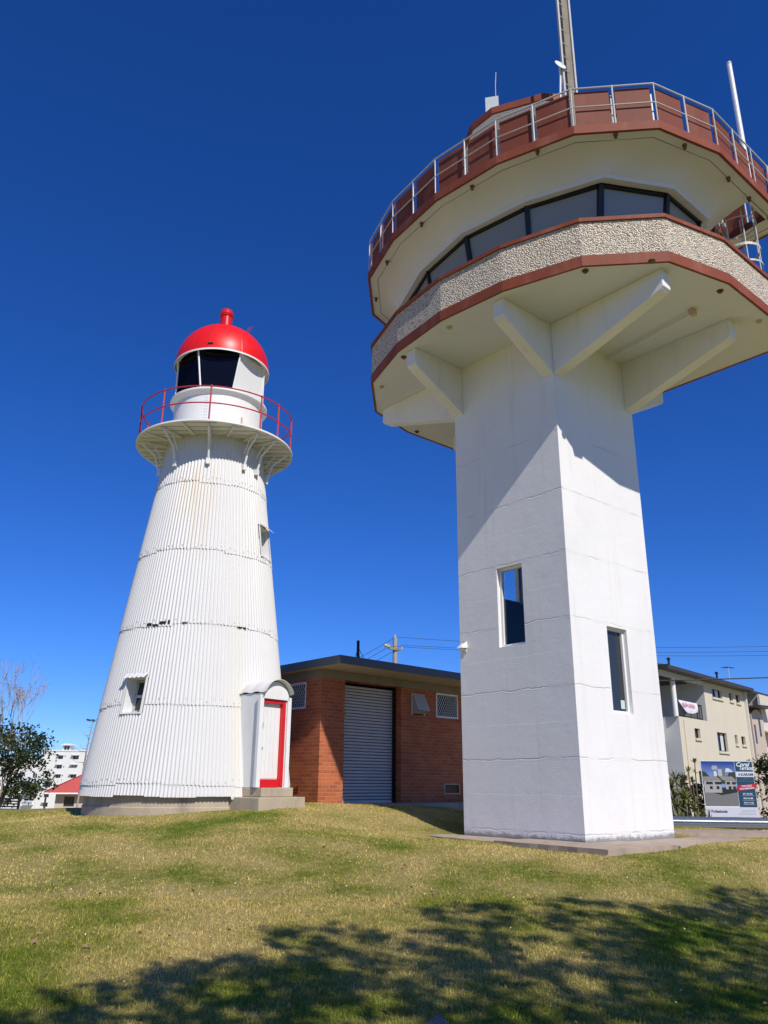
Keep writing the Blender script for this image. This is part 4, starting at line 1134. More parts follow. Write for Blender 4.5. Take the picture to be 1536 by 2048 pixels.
# the stair bay and the next unit beyond the downpipe
bay = MB(); arcp = [(2.5 * i / 12 + 12.35, 4.55 + .35 * math.sin(math.pi * i / 12)) for i in range(13)]
pts3 = [(12.35, zlo), (14.85, zlo)] + arcp[::-1]
k = len(pts3)
bay.add([(x, -.25, z) for x, z in pts3] + [(x, .8, z) for x, z in pts3], [tuple(range(k)), tuple(range(2 * k - 1, k - 1, -1))] + [(i, k + i, k + (i + 1) % k, (i + 1) % k) for i in range(k)])
bay.build('stair_bay', M['cream2'], ca, merge=True)
MB().hexa([(12.2, -1.0, 4.95), (16.2, -1.0, 5.1), (16.2, .9, 5.1), (12.2, .9, 4.95)], [(12.2, -1.0, 5.08), (16.2, -1.0, 5.24), (16.2, .9, 5.24), (12.2, .9, 5.08)]).build('awning', M['gutter'], ca)
s = MB(); s.wall((12.16, .88), (1, 0), (0, -1), 3.0, 4.9, 6.3); s.build('recess_wall', M['greypaint'], ca)
s = MB(); s.wall((15.2, -.1), (1, 0), (0, -1), 15, zlo, 6.1, [(16.2, 17.4, 4.4, 5.2), (17.0, 18.2, 1.9, 3.0), (21, 22.6, 4.6, 5.3)], .2); s.wall((15.2, -.1), (0, 1), (-1, 0), 1, zlo, 6.1); s.build('next_wall', M['cream'], ca)
for a, b, c, d in ((12.62, 12.98, 2.63, 3.86), (13.72, 14.12, 3.13, 4.36)):
    MB().box(a, b, -.262, -.252, c, d).build('slit_window', M['winglass'], ca)
MB().hexa([(15.0, -.9, 3.3), (19, -.9, 3.3), (19, -.12, 3.5), (15.0, -.12, 3.5)], [(15.0, -.9, 3.4), (19, -.9, 3.4), (19, -.12, 3.6), (15.0, -.12, 3.6)]).build('awning', M['sidegrey'], ca)
def cw(x, y):
    c, s_ = math.cos(CRZ), math.sin(CRZ); return (CX + c * x - s_ * y, CY + s_ * x + c * y)
x, y = cw(17.6, 2.5)
ta = thing('television_aerial', 'spindly television aerial on the brown apartment roof', 'aerial', (x, y, 6.7), .4)
MB().tube([(0, 0, 6.7), (0, 0, 8.5)], .025, 6).build('mast', M['galv'], ta)
yg = MB(); yg.tube([(-.5, 0, 8.42), (.6, 0, 8.42)], .02, 5)
for k in range(6): yg.tube([(-.45 + k * .18, -.32 + k * .03, 8.42), (-.45 + k * .18, .32 - k * .03, 8.42)], .014, 5)
yg.build('yagi', M['cable'], ta)

# ------------------------------------------------------------------ writing
def letters(txt, size, mat, parent, loc, rot=(R(90), 0, 0), name='lettering', shear=0, align='LEFT', bold=0.0, xs=1.0):
    cu = bpy.data.curves.new(name, 'FONT'); cu.body = txt; cu.size = size; cu.align_x = align; cu.shear = shear; cu.offset = bold; cu.extrude = .002
    o = bpy.data.objects.new(name, cu); COL.objects.link(o)
    dg = bpy.context.evaluated_depsgraph_get(); me = bpy.data.meshes.new_from_object(o.evaluated_get(dg))
    bpy.data.objects.remove(o); me.materials.clear(); me.materials.append(mat)
    o = bpy.data.objects.new(name, me); COL.objects.link(o); o.parent = parent
    off = PARTOFF.get(parent.name, (0, 0, 0)) if parent else (0, 0, 0)
    o.location = Vector(loc) + Vector(off); o.rotation_euler = rot; o.scale = (xs, 1, 1)
    return o
# banner over the balcony rail
M['pinkink'] = plain('faded_pink_ink', (.62, .16, .30), .7, .15, 10)
M['banner'] = plain('white_banner_cloth', (.74, .70, .73), .75, .06, 3)
x, y = cw(.2, .05)
bn = thing('banner', 'white cloth banner with pink letters sagging over the apartment balcony rail', 'banner', (x, y, 4.5), CRZ)
vs = []; fs = []; nx_, nz_ = 20, 6
for i in range(nx_ + 1):
    for j in range(nz_ + 1):
        u = i / nx_; v = j / nz_
        drop = .06 + .50 * min(1, u / .42) ** .8 + .10 * math.sin(math.pi * u) - .12 * max(0, u - .75) * 2
        vs.append((u * 2.9, -.02 - .06 * math.sin(v * 2.4) + .015 * math.sin(u * 17 + v * 3), 4.55 - v * drop))
for i in range(nx_):
    for j in range(nz_):
        a = i * (nz_ + 1) + j; fs.append((a, a + 1, a + nz_ + 2, a + nz_ + 1))
bnm = MB().add(vs, fs).build('cloth', M['banner'], bn, smooth=60)
letters('SLOW DOWN', .30, M['pinkink'], bn, (.42, -.12, 4.22), bold=.006)

# real-estate board ------------------------------------------------------------
bx0, by0 = 12.42, 30.0
gzb = gz1(bx0, by0)
sg_ = thing('property_sign', 'large printed property sign board with blue panel and red ribbon behind guardrail', 'sign', (bx0, by0, gzb), R(2))
MB().box(-.95, .95, 0, .03, -1.10, .81).build('board', M['white'], sg_)
for x in (-.8, .8): MB().box(x - .045, x + .045, .031, .12, gzb - .4, .75).build('post', M['palebark'], sg_)
def flat(name, pts, col, lay, mat=None):
    y = -.0015 * lay; MB().prism([(p[0], p[1]) for p in pts], 0, .0012)
    m = mat or plain('ink_' + name, col, .45, .06, 8)
    k = len(pts); mb = MB()
    mb.add([(p[0], y, p[1]) for p in pts], [tuple(range(k))])
    return mb.build(name, m, sg_)
rect = lambda a, b, c, d: [(a, c), (b, c), (b, d), (a, d)]
pic = NT('ink_photo_sky'); sz_ = pic.sep()[2]
M['psky'] = pic.done(pic.mix(pic.mrange(sz_, .2, .75), (.20, .30, .58), (.015, .045, .25)), .4)
flat('picture', rect(-.93, .29, -.73, .79), 0, 1, M['psky'])
flat('picture_trees', [(-.93, .02), (-.93, .46), (-.8, .42), (-.7, .3), (-.58, .24), (-.45, .3), (.0, .3), (.05, .42), (.29, .42), (.29, .02)], (.035, .045, .025), 2)
flat('picture_cloud', [(-.08, .42), (-.05, .55), (.05, .56), (.16, .48), (.2, .42)], (.55, .58, .62), 2.3)
flat('picture_tower', rect(-.50, -.40, .28, .45), (.6, .6, .62), 3); flat('picture_tower_top', [(-.56, .50), (-.36, .50), (-.34, .56), (-.37, .64), (-.53, .64), (-.56, .58)], (.35, .36, .33), 3)
flat('picture_block', rect(-.34, -.2, .28, .52), (.4, .42, .47), 3); flat('picture_block', rect(-.2, -.09, .26, .57), (.14, .15, .16), 3)
flat('picture_road', rect(-.93, .29, -.73, -.15), (.17, .165, .165), 2)
flat('picture_verge', [(-.93, -.2), (-.3, -.36), (.29, -.26), (.29, -.1), (-.93, -.1)], (.02, .022, .018), 3)
flat('picture_house', rect(-.9, -.27, -.28, .13), (.36, .355, .34), 4); flat('picture_house', rect(-.12, .26, -.16, .13), (.36, .355, .34), 4)
flat('picture_roof', [(-.93, .1), (-.26, .14), (-.42, .28), (-.93, .26)], (.23, .22, .21), 5); flat('picture_roof', [(-.2, .14), (.29, .14), (.15, .27), (-.35, .29)], (.25, .24, .22), 5)
for x in (-.82, -.5, -.08, .12): flat('picture_shade', rect(x, x + .24 if x < -.1 else x + .13, -.0, .09), (.02, .02, .022), 6)
for x in (-.70, -.46, -.02, .14): flat('picture_window', rect(x, x + .1, -.16, -.06), (.012, .013, .016), 6)
flat('blue_panel', rect(.30, .94, -.76, .79), (.012, .055, .11), 1)
M['inkw'] = plain('white_ink', (.72, .74, .76), .5, .05, 4); M['inkn'] = plain('navy_ink', (.02, .025, .06), .5, .05, 4)
M['inkb'] = plain('faint_blue_ink', (.10, .16, .22), .5, .05, 4)
flat('white_strip', rect(.305, .94, .26, .44), (.62, .64, .68), 2)
flat('footer', rect(-.94, .94, -1.09, -.765), (.56, .56, .64), 2)
flat('red_ribbon', [(.29, -.22), (1.0, -.13), (1.0, .03), (.29, -.03)], (.48, .012, .03), 3)
letters('Coral', .21, M['inkw'], sg_, (.33, -.006, .62), shear=.35, bold=.004)
letters('Terraces', .19, M['inkw'], sg_, (.43, -.006, .50), shear=.35, bold=.004, xs=.80)
letters('KARAM', .135, M['inkn'], sg_, (.475, -.006, .30), bold=.003)
flat('logo_house', [(.38, .31), (.46, .31), (.42, .41)], (.02, .025, .06), 3); flat('logo_house', [(.405, .33), (.435, .33), (.42, .37)], (.62, .64, .68), 4)
letters('LUXURY', .10, M['inkb'], sg_, (.63, -.006, .17), align='CENTER')
letters('TOWNHOUSES', .095, M['inkb'], sg_, (.63, -.006, .08), align='CENTER', xs=.85)
letters('TWO SOLD', .075, M['inkw'], sg_, (.64, -.0075, -.07), (R(90), R(-5), 0), align='CENTER', bold=.002)
letters('TWO REMAINING', .075, M['inkw'], sg_, (.64, -.0075, -.155), (R(90), R(-5), 0), align='CENTER', xs=.9, bold=.002)
for k, t in enumerate(('0411 553 335', '0418 468 480', '0414 111 320')):
    letters(t, .062, M['inkw'], sg_, (.64, -.006, -.33 - k * .15), align='CENTER', bold=.002)
    flat('rule', rect(.44, .86, -.375 - k * .15, -.368 - k * .15), 0, 3, M['inkw'])
letters('Professionals', .135, M['inkn'], sg_, (-.75, -.006, -.945), xs=.82, bold=.003)
st_ = []
for i in range(10):
    r = .075 if i % 2 == 0 else .034; a = R(90 + 36 * i); st_.append((-.84 + r * math.cos(a), -.905 + r * math.sin(a)))
flat('logo_star', st_, 0, 3, M['inkn']); flat('logo_star_core', [(x * .55 - .84 * .45, z * .55 - .905 * .45) for x, z in st_], (.56, .56, .64), 4)
for k in range(4): flat('small_print', rect(.36 - k * .05, .86, -.86 - k * .05, -.848 - k * .05), (.3, .3, .36), 3)

# guardrail ----------------------------------------------------------------
gr = thing('guardrail', 'galvanised steel guardrail running along the street edge to the right', 'guardrail', (14, 24, gz1(14, 24)))
prof = [(-.16, .0), (-.145, -.03), (-.10, -.085), (-.075, -.085), (-.02, -.01), (.02, -.01), (.065, -.085), (.10, -.085), (.14, -.03), (.16, 0.0)]
g = MB(); zr = -1.055
xa, xb = -8.5, 10
vs = []; fs = []
for x in (xa, xb):
    for dz, dy in prof: vs.append((x, dy, zr - .005 * x + dz))
k = len(prof)
for i in range(k - 1): fs.append((i, k + i, k + i + 1, i + 1))
g.add(vs, fs)
g.build('beam', plain('galvanised_beam', (.42, .425, .44), .34, .08, 3, metal=.88), gr, smooth=30)
for i in range(10):
    x = xa + .8 + i * 1.9; MB().box(x - .06, x + .06, .01, .13, gz1(14 + x, 24) - .3, zr - .005 * x + .16).build('post', M['palebark'], gr)

# path with its raised edge, right of the tower
pv = MB()
P0 = [(4.6, 18.0), (16, 17.8), (30, 17.8), (30, 18.95), (16, 18.95), (4.6, 19.1)]
pv.prism(P0, -1.6, -.965)
struct(pv.build('path', M['slab']))

# ------------------------------------------------------------------ far left: flats, house, screen
M['aptw'] = plain('white_painted_render', (.74, .73, .70), .7, .04, .1)
ax0, ay0 = -93.0, 230.0
z0 = gz1(ax0, ay0)
fl = thing('apartment_building', 'distant white apartment block rising behind the leafy tree and red roof', 'building', (ax0, ay0, z0))
aw = [(-89.48, -88.18, 5.13, 6.06), (-87.86, -87.44, 5.65, 6.07), (-85.5, -83.85, 5.07, 6.09), (-89.6, -88.2, 2.6, 3.6), (-87.95, -87.5, 2.85, 3.25), (-85.6, -83.95, 2.95, 3.62), (-89.5, -88.2, .18, 1.1), (-88.0, -87.55, .5, .95), (-85.48, -83.93, .2, 1.13), (-89.5, -88.2, -2.4, -1.5),
      (-92.15, -90.6, -2.37, -.95), (-92.1, -90.7, -4.9, -3.9), (-92.0, -90.7, -7.3, -6.23), (-97.5, -94.7, -3.16, -2.09), (-97.5, -94.8, -5.84, -5.19), (-96, -94.8, .1, 1.3), (-100, -98.6, .1, 1.3), (-104, -102.6, -2.9, -1.9), (-104, -102.6, .1, 1.2), (-108, -106.6, -2.9, -1.9), (-80.9, -79.6, 5.07, 6.09), (-80.9, -79.6, .2, 1.13), (-80.9, -79.6, 2.7, 3.6)]
o_ = lambda x: x - ax0
s = MB()
s.wall((o_(-94.2), 0), (1, 0), (0, -1), 94.2 - 74, z0 - 1, 7.5, [(o_(a) - o_(-94.2), o_(b) - o_(-94.2), c, d) for a, b, c, d in aw if a > -94.2], .35)
s.wall((o_(-112), .3), (1, 0), (0, -1), 112 - 94.2, z0 - 1, 4.6, [(o_(a) - o_(-112), o_(b) - o_(-112), c, d) for a, b, c, d in aw if a < -94.2], .35)
s.box(o_(-94.2), o_(-74), .4, 14, z0 - 1, 7.49); s.box(o_(-112), o_(-94.21), .7, 14, z0 - 1, 4.59)
s.box(o_(-89.4), o_(-87.2), 2, 5, 7.5, 8.9)
s.box(o_(-94.3), o_(-73.9), -.15, -.01, 7.2, 7.6)
s.build('wall', M['aptw'], fl)
MB().hexa([(o_(-90.0), 1.2, 8.9), (o_(-86.6), 1.2, 8.9), (o_(-86.6), 6, 8.9), (o_(-90.0), 6, 8.9)], [(o_(-89), 2.2, 9.35), (o_(-87.6), 2.2, 9.35), (o_(-87.6), 5, 9.35), (o_(-89), 5, 9.35)]).build('roof', M['aptw'], fl)
MB().box(o_(-88.9), o_(-88.3), 1.9, 1.99, 7.7, 8.7).build('window', M['winglass'], fl); MB().box(o_(-88.1), o_(-87.5), 1.9, 1.99, 7.7, 8.7).build('window', M['winglass'], fl)
for i, (a, b, c, d) in enumerate(aw):
    y = .3 if a < -94.2 else 0
    f = MB(); f.box(o_(a), o_(b), y + .30, y + .34, c, d); w_ = f.build('window', M['winglass'] if i != 5 else M['greypaint'], fl)
    f = MB(); f.box(o_((a + b) / 2) - .04, o_((a + b) / 2) + .04, y + .2, y + .29, c, d); f.box(o_(a), o_(b), y + .21, y + .29, c, c + .08); f.build('frame', M['aptw'], w_)
    if i in (0, 2, 3, 5, 6, 8, 10, 12):
        MB().box(o_(a) - .35, o_(b) + .15, y - .75, y - .01, d + .03, d + .13).build('awning', M['greypaint'], w_)
for x, zc in ((-97.5, -3.2), (-97.5, -5.9), (-97.5, -.5)):
    MB().box(o_(x), o_(x + 2.8), -.8, .29, zc - .9, zc - .75).build('balcony_slab', M['aptw'], fl)
    MB().box(o_(x), o_(x + 2.8), -.82, -.78, zc - .72, zc).build('balcony_panel', plain('balcony_blue_glass', (.34, .38, .48), .3, .05, 1), fl)

hx, hy = -44.0, 110.0; hz0 = gz1(hx, hy)
hs = thing('house', 'low house with coral red tiled hip roof behind the lighthouse foot', 'house', (hx, hy, hz0), R(20))
M['redtile'] = plain('coral_roof_tile', (.52, .10, .085), .7, .1, .5)
ew, ed, ez = 18.0, 9.0, -1.72
rg = MB()
A, B, C_, D = (0, 0, ez), (ew, 0, ez), (ew, ed, ez), (0, ed, ez); r0, r1 = (4.3, 4.5, ez + 2.15), (ew - 4.3, 4.5, ez + 2.15)
# courses of tiles as real steps
def course(p0, p1, q1, q0, n):
    p0, p1, q0, q1 = map(Vector, (p0, p1, q0, q1))
    for i in range(n):
        a, b = i / n, (i + 1) / n
        l0, l1 = p0.lerp(q0, a), p1.lerp(q1, a); u0, u1 = p0.lerp(q0, b), p1.lerp(q1, b)
        up = Vector((0, 0, .10))
        rg.add([l0 + up, l1 + up, u1, u0, l0, l1], [(0, 1, 2, 3), (4, 5, 1, 0)])
course(A, B, r1, r0, 9); course(D, A, r0, r0, 9); course(C_, D, r0, r1, 9); course(B, C_, r1, r1, 9)
hr = rg.build('roof', M['redtile'], hs)
MB().tube([Vector(A) + Vector((0, 0, .1)), Vector(r0) + Vector((0, 0, .05))], .10, 6).build('hip_cap', plain('dark_hip_tile', (.28, .05, .045), .7, .1, 1), hr)
MB().ring([(-.05, -.05), (ew + .05, -.05), (ew + .05, ed + .05), (-.05, ed + .05)], [(.1, .1), (ew - .1, .1), (ew - .1, ed - .1), (.1, ed - .1)], ez - .18, ez).build('gutter', M['white'], hs)
s = MB(); s.wall((1.4, 1.2), (1, 0), (0, -1), 15.4, hz0 - 1, ez - .1, [(1.1, 2.4, ez - 1.75, ez - .5)], .15); s.wall((1.4, 1.2), (0, 1), (-1, 0), 6.8, hz0 - 1, ez - .1); s.build('wall', M['cream2'], hs)
MB().box(2.5, 3.8, 1.33, 1.36, ez - 1.75, ez - .5).build('glass_door', M['winglass'], hs)
MB().box(.1, .35, .15, .4, hz0 - 1, ez - .15).build('porch_post', M['gutter'], hs)
ss = thing('slatted_screen', 'dark slatted timber screen at the far left edge of the lawn', 'screen', (-14.6, 32, gz1(-14.6, 32)), R(4))
zz0, zz1 = -1.3, -.70
for x in (-1.6, -.2, .85): MB().box(x - .04, x + .04, .0, .08, gz1(-14.6, 32) - .3, zz1 + .02).build('post', M['black'], ss)
for k in range(7): MB().box(-1.6, .84, -.025, -.001, zz1 - .05 - k * .095, zz1 - k * .095).build('slat', M['black'], ss)
MB().box(-1.6, -.25, .085, .10, zz0 - .2, zz1 - .02).build('backing_sheet', M['black'], ss)

# ------------------------------------------------------------------ foliage tools
def leaf_mesh(name, pts, nrm_bias, size, mat, parent, tone=None, aspect=.5, seed=1, jitter=.4):
    r = np.random.default_rng(seed); n = len(pts)
    d = r.normal(size=(n, 3)); d[:, 2] += nrm_bias; d /= np.linalg.norm(d, axis=1)[:, None]
    t = r.normal(size=(n, 3)); t -= d * (t * d).sum(1)[:, None]; t /= np.linalg.norm(t, axis=1)[:, None]
    b = np.cross(d, t); s = size * (1 - jitter + 2 * jitter * r.random(n))[:, None]
    v = np.stack([pts - t * s, pts + b * s * aspect, pts + t * s, pts - b * s * aspect], 1).reshape(-1, 3)
    me = bpy.data.meshes.new(name); me.vertices.add(4 * n); me.vertices.foreach_set('co', v.ravel())
    me.loops.add(4 * n); me.loops.foreach_set('vertex_index', np.arange(4 * n)); me.polygons.add(n)
    me.polygons.foreach_set('loop_start', np.arange(n) * 4); me.update(calc_edges=True)
    at = me.attributes.new('tone', 'FLOAT', 'POINT'); tn = (r.random(n) if tone is None else np.clip(tone + r.normal(size=n) * .18, 0, 1))
    at.data.foreach_set('value', np.repeat(tn, 4).astype(np.float32))
    me.materials.append(mat); o = bpy.data.objects.new(name, me); COL.objects.link(o)
    if parent is not None: o.parent = parent; o.location = PARTOFF.get(parent.name, (0, 0, 0))
    return o
def clumps(centers, radii, per, seed, squash=.75, shell=.5):
    r = np.random.default_rng(seed); P = []; T_ = []
    for c, rad in zip(centers, radii):
        k = int(per * rad ** 2)
        d = r.normal(size=(k, 3)); d /= np.linalg.norm(d, axis=1)[:, None]
        rr = rad * (shell + (1 - shell) * r.random(k)) * (1 + .18 * r.normal(size=k))
        p = d * rr[:, None]; p[:, 2] *= squash
        P.append(p + np.array(c)); T_.append(np.full(k, r.random()))
    return np.concatenate(P), np.concatenate(T_)
def grow(parent, name, mat, base, direction, length, rad, depth, seed, spread=.6, up=.15, twig=.01, shrink=.72, kids=(2, 3)):
    """recursive limbs in one mesh; returns tips"""
    r = random.Random(seed); mb = MB(); tips = []
    def rec(p, d, l, rr, k):
        pts = [p]; q = p; dd = d
        for i in range(3):
            dd = (dd + Vector((r.uniform(-1, 1), r.uniform(-1, 1), r.uniform(-.6, 1) + up)) * .13).normalized(); q = q + dd * l / 3; pts.append(q)
        r1 = max(twig, rr * .68); mb.tube(pts, rr, 8 if rr > .05 else 4, r1=r1)
        if k == 0: tips.append(q); return
        for j in range(r.randint(*kids)):
            nd = (dd + Vector((r.uniform(-1, 1), r.uniform(-1, 1), r.uniform(-.5, .8) + up)) * spread).normalized()
            rec(pts[-1] if j == 0 else pts[r.choice((2, 3))], nd, l * shrink * r.uniform(.8, 1.15), r1 * .85, k - 1)
    rec(Vector(base), Vector(direction).normalized(), length, rad, depth)
    return mb.build(name, mat, parent, smooth=60), tips

# leafy tree at the left edge
tx, ty = -18.3, 40.0; tz = gz1(tx, ty)
t1 = thing('leafy_tree', 'dense dark leafy tree at the left edge in front of the white flats', 'tree', (tx, ty, tz))
grow(t1, 'trunk', M['bark'], (0, 0, tz - .2), (0, 0, 1), 1.9, .22, 4, 5, .8, .1)
r = np.random.default_rng(3); cc_, rr_ = [], []
for i in range(64):
    a = r.uniform(0, 2 * math.pi); k = math.sqrt(r.random()); h = r.uniform(-1, 1)
    w_ = math.sqrt(max(0, 1 - h * h * .8))
    cc_.append((2.9 * k * w_ * math.cos(a) - .2, 2.4 * k * w_ * math.sin(a), 1.05 + 2.0 * h - .28 * (3.0 * k * w_ * math.cos(a)) * .5)); rr_.append(r.uniform(.4, .8))
P_, T_ = clumps(cc_, rr_, 330, 4, .8, .25)
leaf_mesh('crown', P_, .5, .085, M['leaf'], t1, T_ * .7, .5, 5)
# bare tree leaning in behind it
t2 = thing('bare_tree', 'leafless pale branched tree standing above the leafy tree at left', 'tree', (-20.0, 44, gz1(-20, 44)))
z2 = gz1(-20, 44)
_, tips = grow(t2, 'trunk', M['palebark'], (0, 0, z2 - .2), (.12, 0, 1), 2.3, .12, 7, 21, .55, .30, .0095, .80, (2, 3))
tp = np.array([t for t in tips]); tp = np.repeat(tp, 2, 0) + NR.normal(size=(len(tp) * 2, 3)) * .12
leaf_mesh('dry_leaves', tp, 0, .035, leafmat('dry_leaf', (.24, .13, .07), (.38, .26, .16)), t2, None, .5, 8)
# sparse pine
t3 = thing('sparse_pine', 'thin nearly bare pine with a dark tuft on top beside the lighthouse', 'tree', (-32.2, 90, gz1(-32.2, 90)))
z3 = gz1(-32.2, 90); tk = MB(); tk.tube([(-.35, 0, z3 - .2), (-.2, 0, z3 + 4), (.1, 0, 2), (.3, 0, 4.6), (.45, 0, 6.0)], .13, 8, r1=.05)
for k in range(15):
    z = 1.4 + k * .28; a = rng.uniform(0, 6.28); l = 1.5 - k * .055
    p = Vector((.05 + k * .025, 0, z)); tk.tube([p, p + Vector((math.cos(a) * l * .6, math.sin(a) * l * .6, .05)), p + Vector((math.cos(a) * l, math.sin(a) * l, .4))], .035, 4, r1=.012)
tk.build('trunk', M['palebark'], t3, smooth=60)
P_, T_ = clumps([(.5, 0, 6.1), (.9, .2, 6.0), (.05, -.1, 6.1), (-.25, .2, 6.2), (1.0, 0, 6.2)], [.3, .25, .28, .22, .25], 500, 9, .5, .2)
leaf_mesh('crown', P_, .3, .09, M['leaf'], t3, T_ * .3, .4, 10)

# ------------------------------------------------------------------ planting behind the guardrail
def strap_plant(name, label, x, y, heads, seed, h0=None):
    z0 = gz1(x, y); p = thing(name, label, 'plant', (x, y, z0)); r = random.Random(seed)
    st = MB()
    for (hx, hy, hz_, n, ln) in heads:
        b0 = Vector((hx * .25, hy * .3, z0 - .1)); b1 = Vector((hx, hy, hz_))
        st.tube([b0, b0.lerp(b1, .45) + Vector((-.1 * hx, 0, -.06)), b0.lerp(b1, .8) + Vector((-.02 * hx, 0, -.05)), b1], .03, 6, r1=.016)
    st.build('stem', M['bark'], p, smooth=60)
    vs = []; fs = []; tn = []
    for (hx, hy, hz_, n, ln) in heads:
        for k in range(n):
            a = r.uniform(0, 6.28); el = r.uniform(-.35, 1.45); l = ln * r.uniform(.7, 1.15); w_ = .022 + .008 * r.random()
            d = Vector((math.cos(a) * math.cos(el), math.sin(a) * math.cos(el), math.sin(el))); sd_ = d.cross(Vector((0, 0, 1)))
            if sd_.length < .05: continue
            sd_ = sd_.normalized() * w_; c0 = Vector((hx, hy, hz_)); o = len(vs); tone = r.random()
            m1 = c0 + d * l * .55; m2 = c0 + d * l + Vector((0, 0, -.10 * l))
            vs += [c0 - sd_ * .6, c0 + sd_ * .6, m1 + sd_, m1 - sd_, m2]; fs += [(o, o + 1, o + 2, o + 3), (o + 3, o + 2, o + 4)]; tn += [tone] * 5
    me = bpy.data.meshes.new('leaves'); me.from_pydata([tuple(v) for v in vs], [], fs); me.update()
    at = me.attributes.new('tone', 'FLOAT', 'POINT'); at.data.foreach_set('value', np.array(tn, np.float32)); me.materials.append(M['spike'])
    o = bpy.data.objects.new('leaves', me); COL.objects.link(o); o.parent = p; o.location = (0, 0, -z0)
    return p
r = random.Random(4)
strap_plant('dracaena_bush', 'bushy green and yellow strap leaved plant beside the tower foot', 10.3, 28.6, [(-.95 + 1.15 * (i % 7) / 6 + r.uniform(-.1, .1), r.uniform(-.4, .4), -1.25 + .42 * (i // 7) + r.uniform(-.15, .15), 40, .40) for i in range(30)], 5)
strap_plant('dracaena_bush', 'leggy plant with bare curved stems and leaf tufts left of the sign', 10.72, 28.8, [(.15, .1, .72, 24, .2), (-.15, 0, .42, 22, .24), (.0, .1, .05, 26, .26), (-.3, 0, -.25, 26, .26), (-.05, -.1, -.55, 24, .26), (.1, 0, .40, 12, .14), (.2, 0, -.95, 24, .25)], 6)
strap_plant('agave_clump', 'low spiky pale leaved clump at the guardrail beside the tower', 9.6, 27.2, [(r.uniform(-.6, .9), r.uniform(-.2, .2), -1.25, 30, .5) for _ in range(8)], 7)
r = np.random.default_rng(12)
def shrub(name, label, x, y, zc, rx, rz, n, seed, per=300, size=.085, mat='hedge'):
    z0 = gz1(x, y); p = thing(name, label, 'shrub', (x, y, z0)); r = np.random.default_rng(seed)
    grow(p, 'trunk', M['bark'], (0, 0, z0 - .2), (0, 0, 1), max(.4, (zc - z0) * .55), .06, 3, seed, .9, .2)
    cc, rr = [], []
    for i in range(n):
        a = r.uniform(0, 6.28); k = math.sqrt(r.random()); h = r.uniform(-1, 1); w = math.sqrt(max(.05, 1 - h * h))
        cc.append((rx * k * w * math.cos(a), rx * .7 * k * w * math.sin(a), zc + rz * h)); rr.append(r.uniform(.18, .38))
    P_, T_ = clumps(cc, rr, per, seed + 1, .85, .3)
    leaf_mesh('crown', P_, .3, size, M[mat], p, T_, .45, seed + 2)
shrub('hedge_shrub', 'tall dense dark green shrub at the right edge behind the sign', 14.75, 31.5, -.15, 1.05, 1.1, 60, 31, 260)
shrub('hedge_shrub', 'small dark rounded shrub hugging the left side of the sign', 11.35, 30.4, -.55, .38, .55, 14, 41, 300)
shrub('hedge_shrub', 'low dark planting under the sign behind the guardrail', 12.6, 30.6, -1.35, 1.3, .25, 22, 51, 260)

# ------------------------------------------------------------------ the tree behind the photographer that shades the lawn
sx_, sy_ = 6.6, -2.6; sz0 = gz1(sx_, sy_)
tree = thing('shade_tree', 'broad leafy tree behind the photographer shading the lawn', 'tree', (sx_, sy_, sz0))
grow(tree, 'trunk', M['bark'], (0, 0, sz0 - .2), (-.1, 0, 1), 3.2, .26, 4, 77, .75, .12, .012)
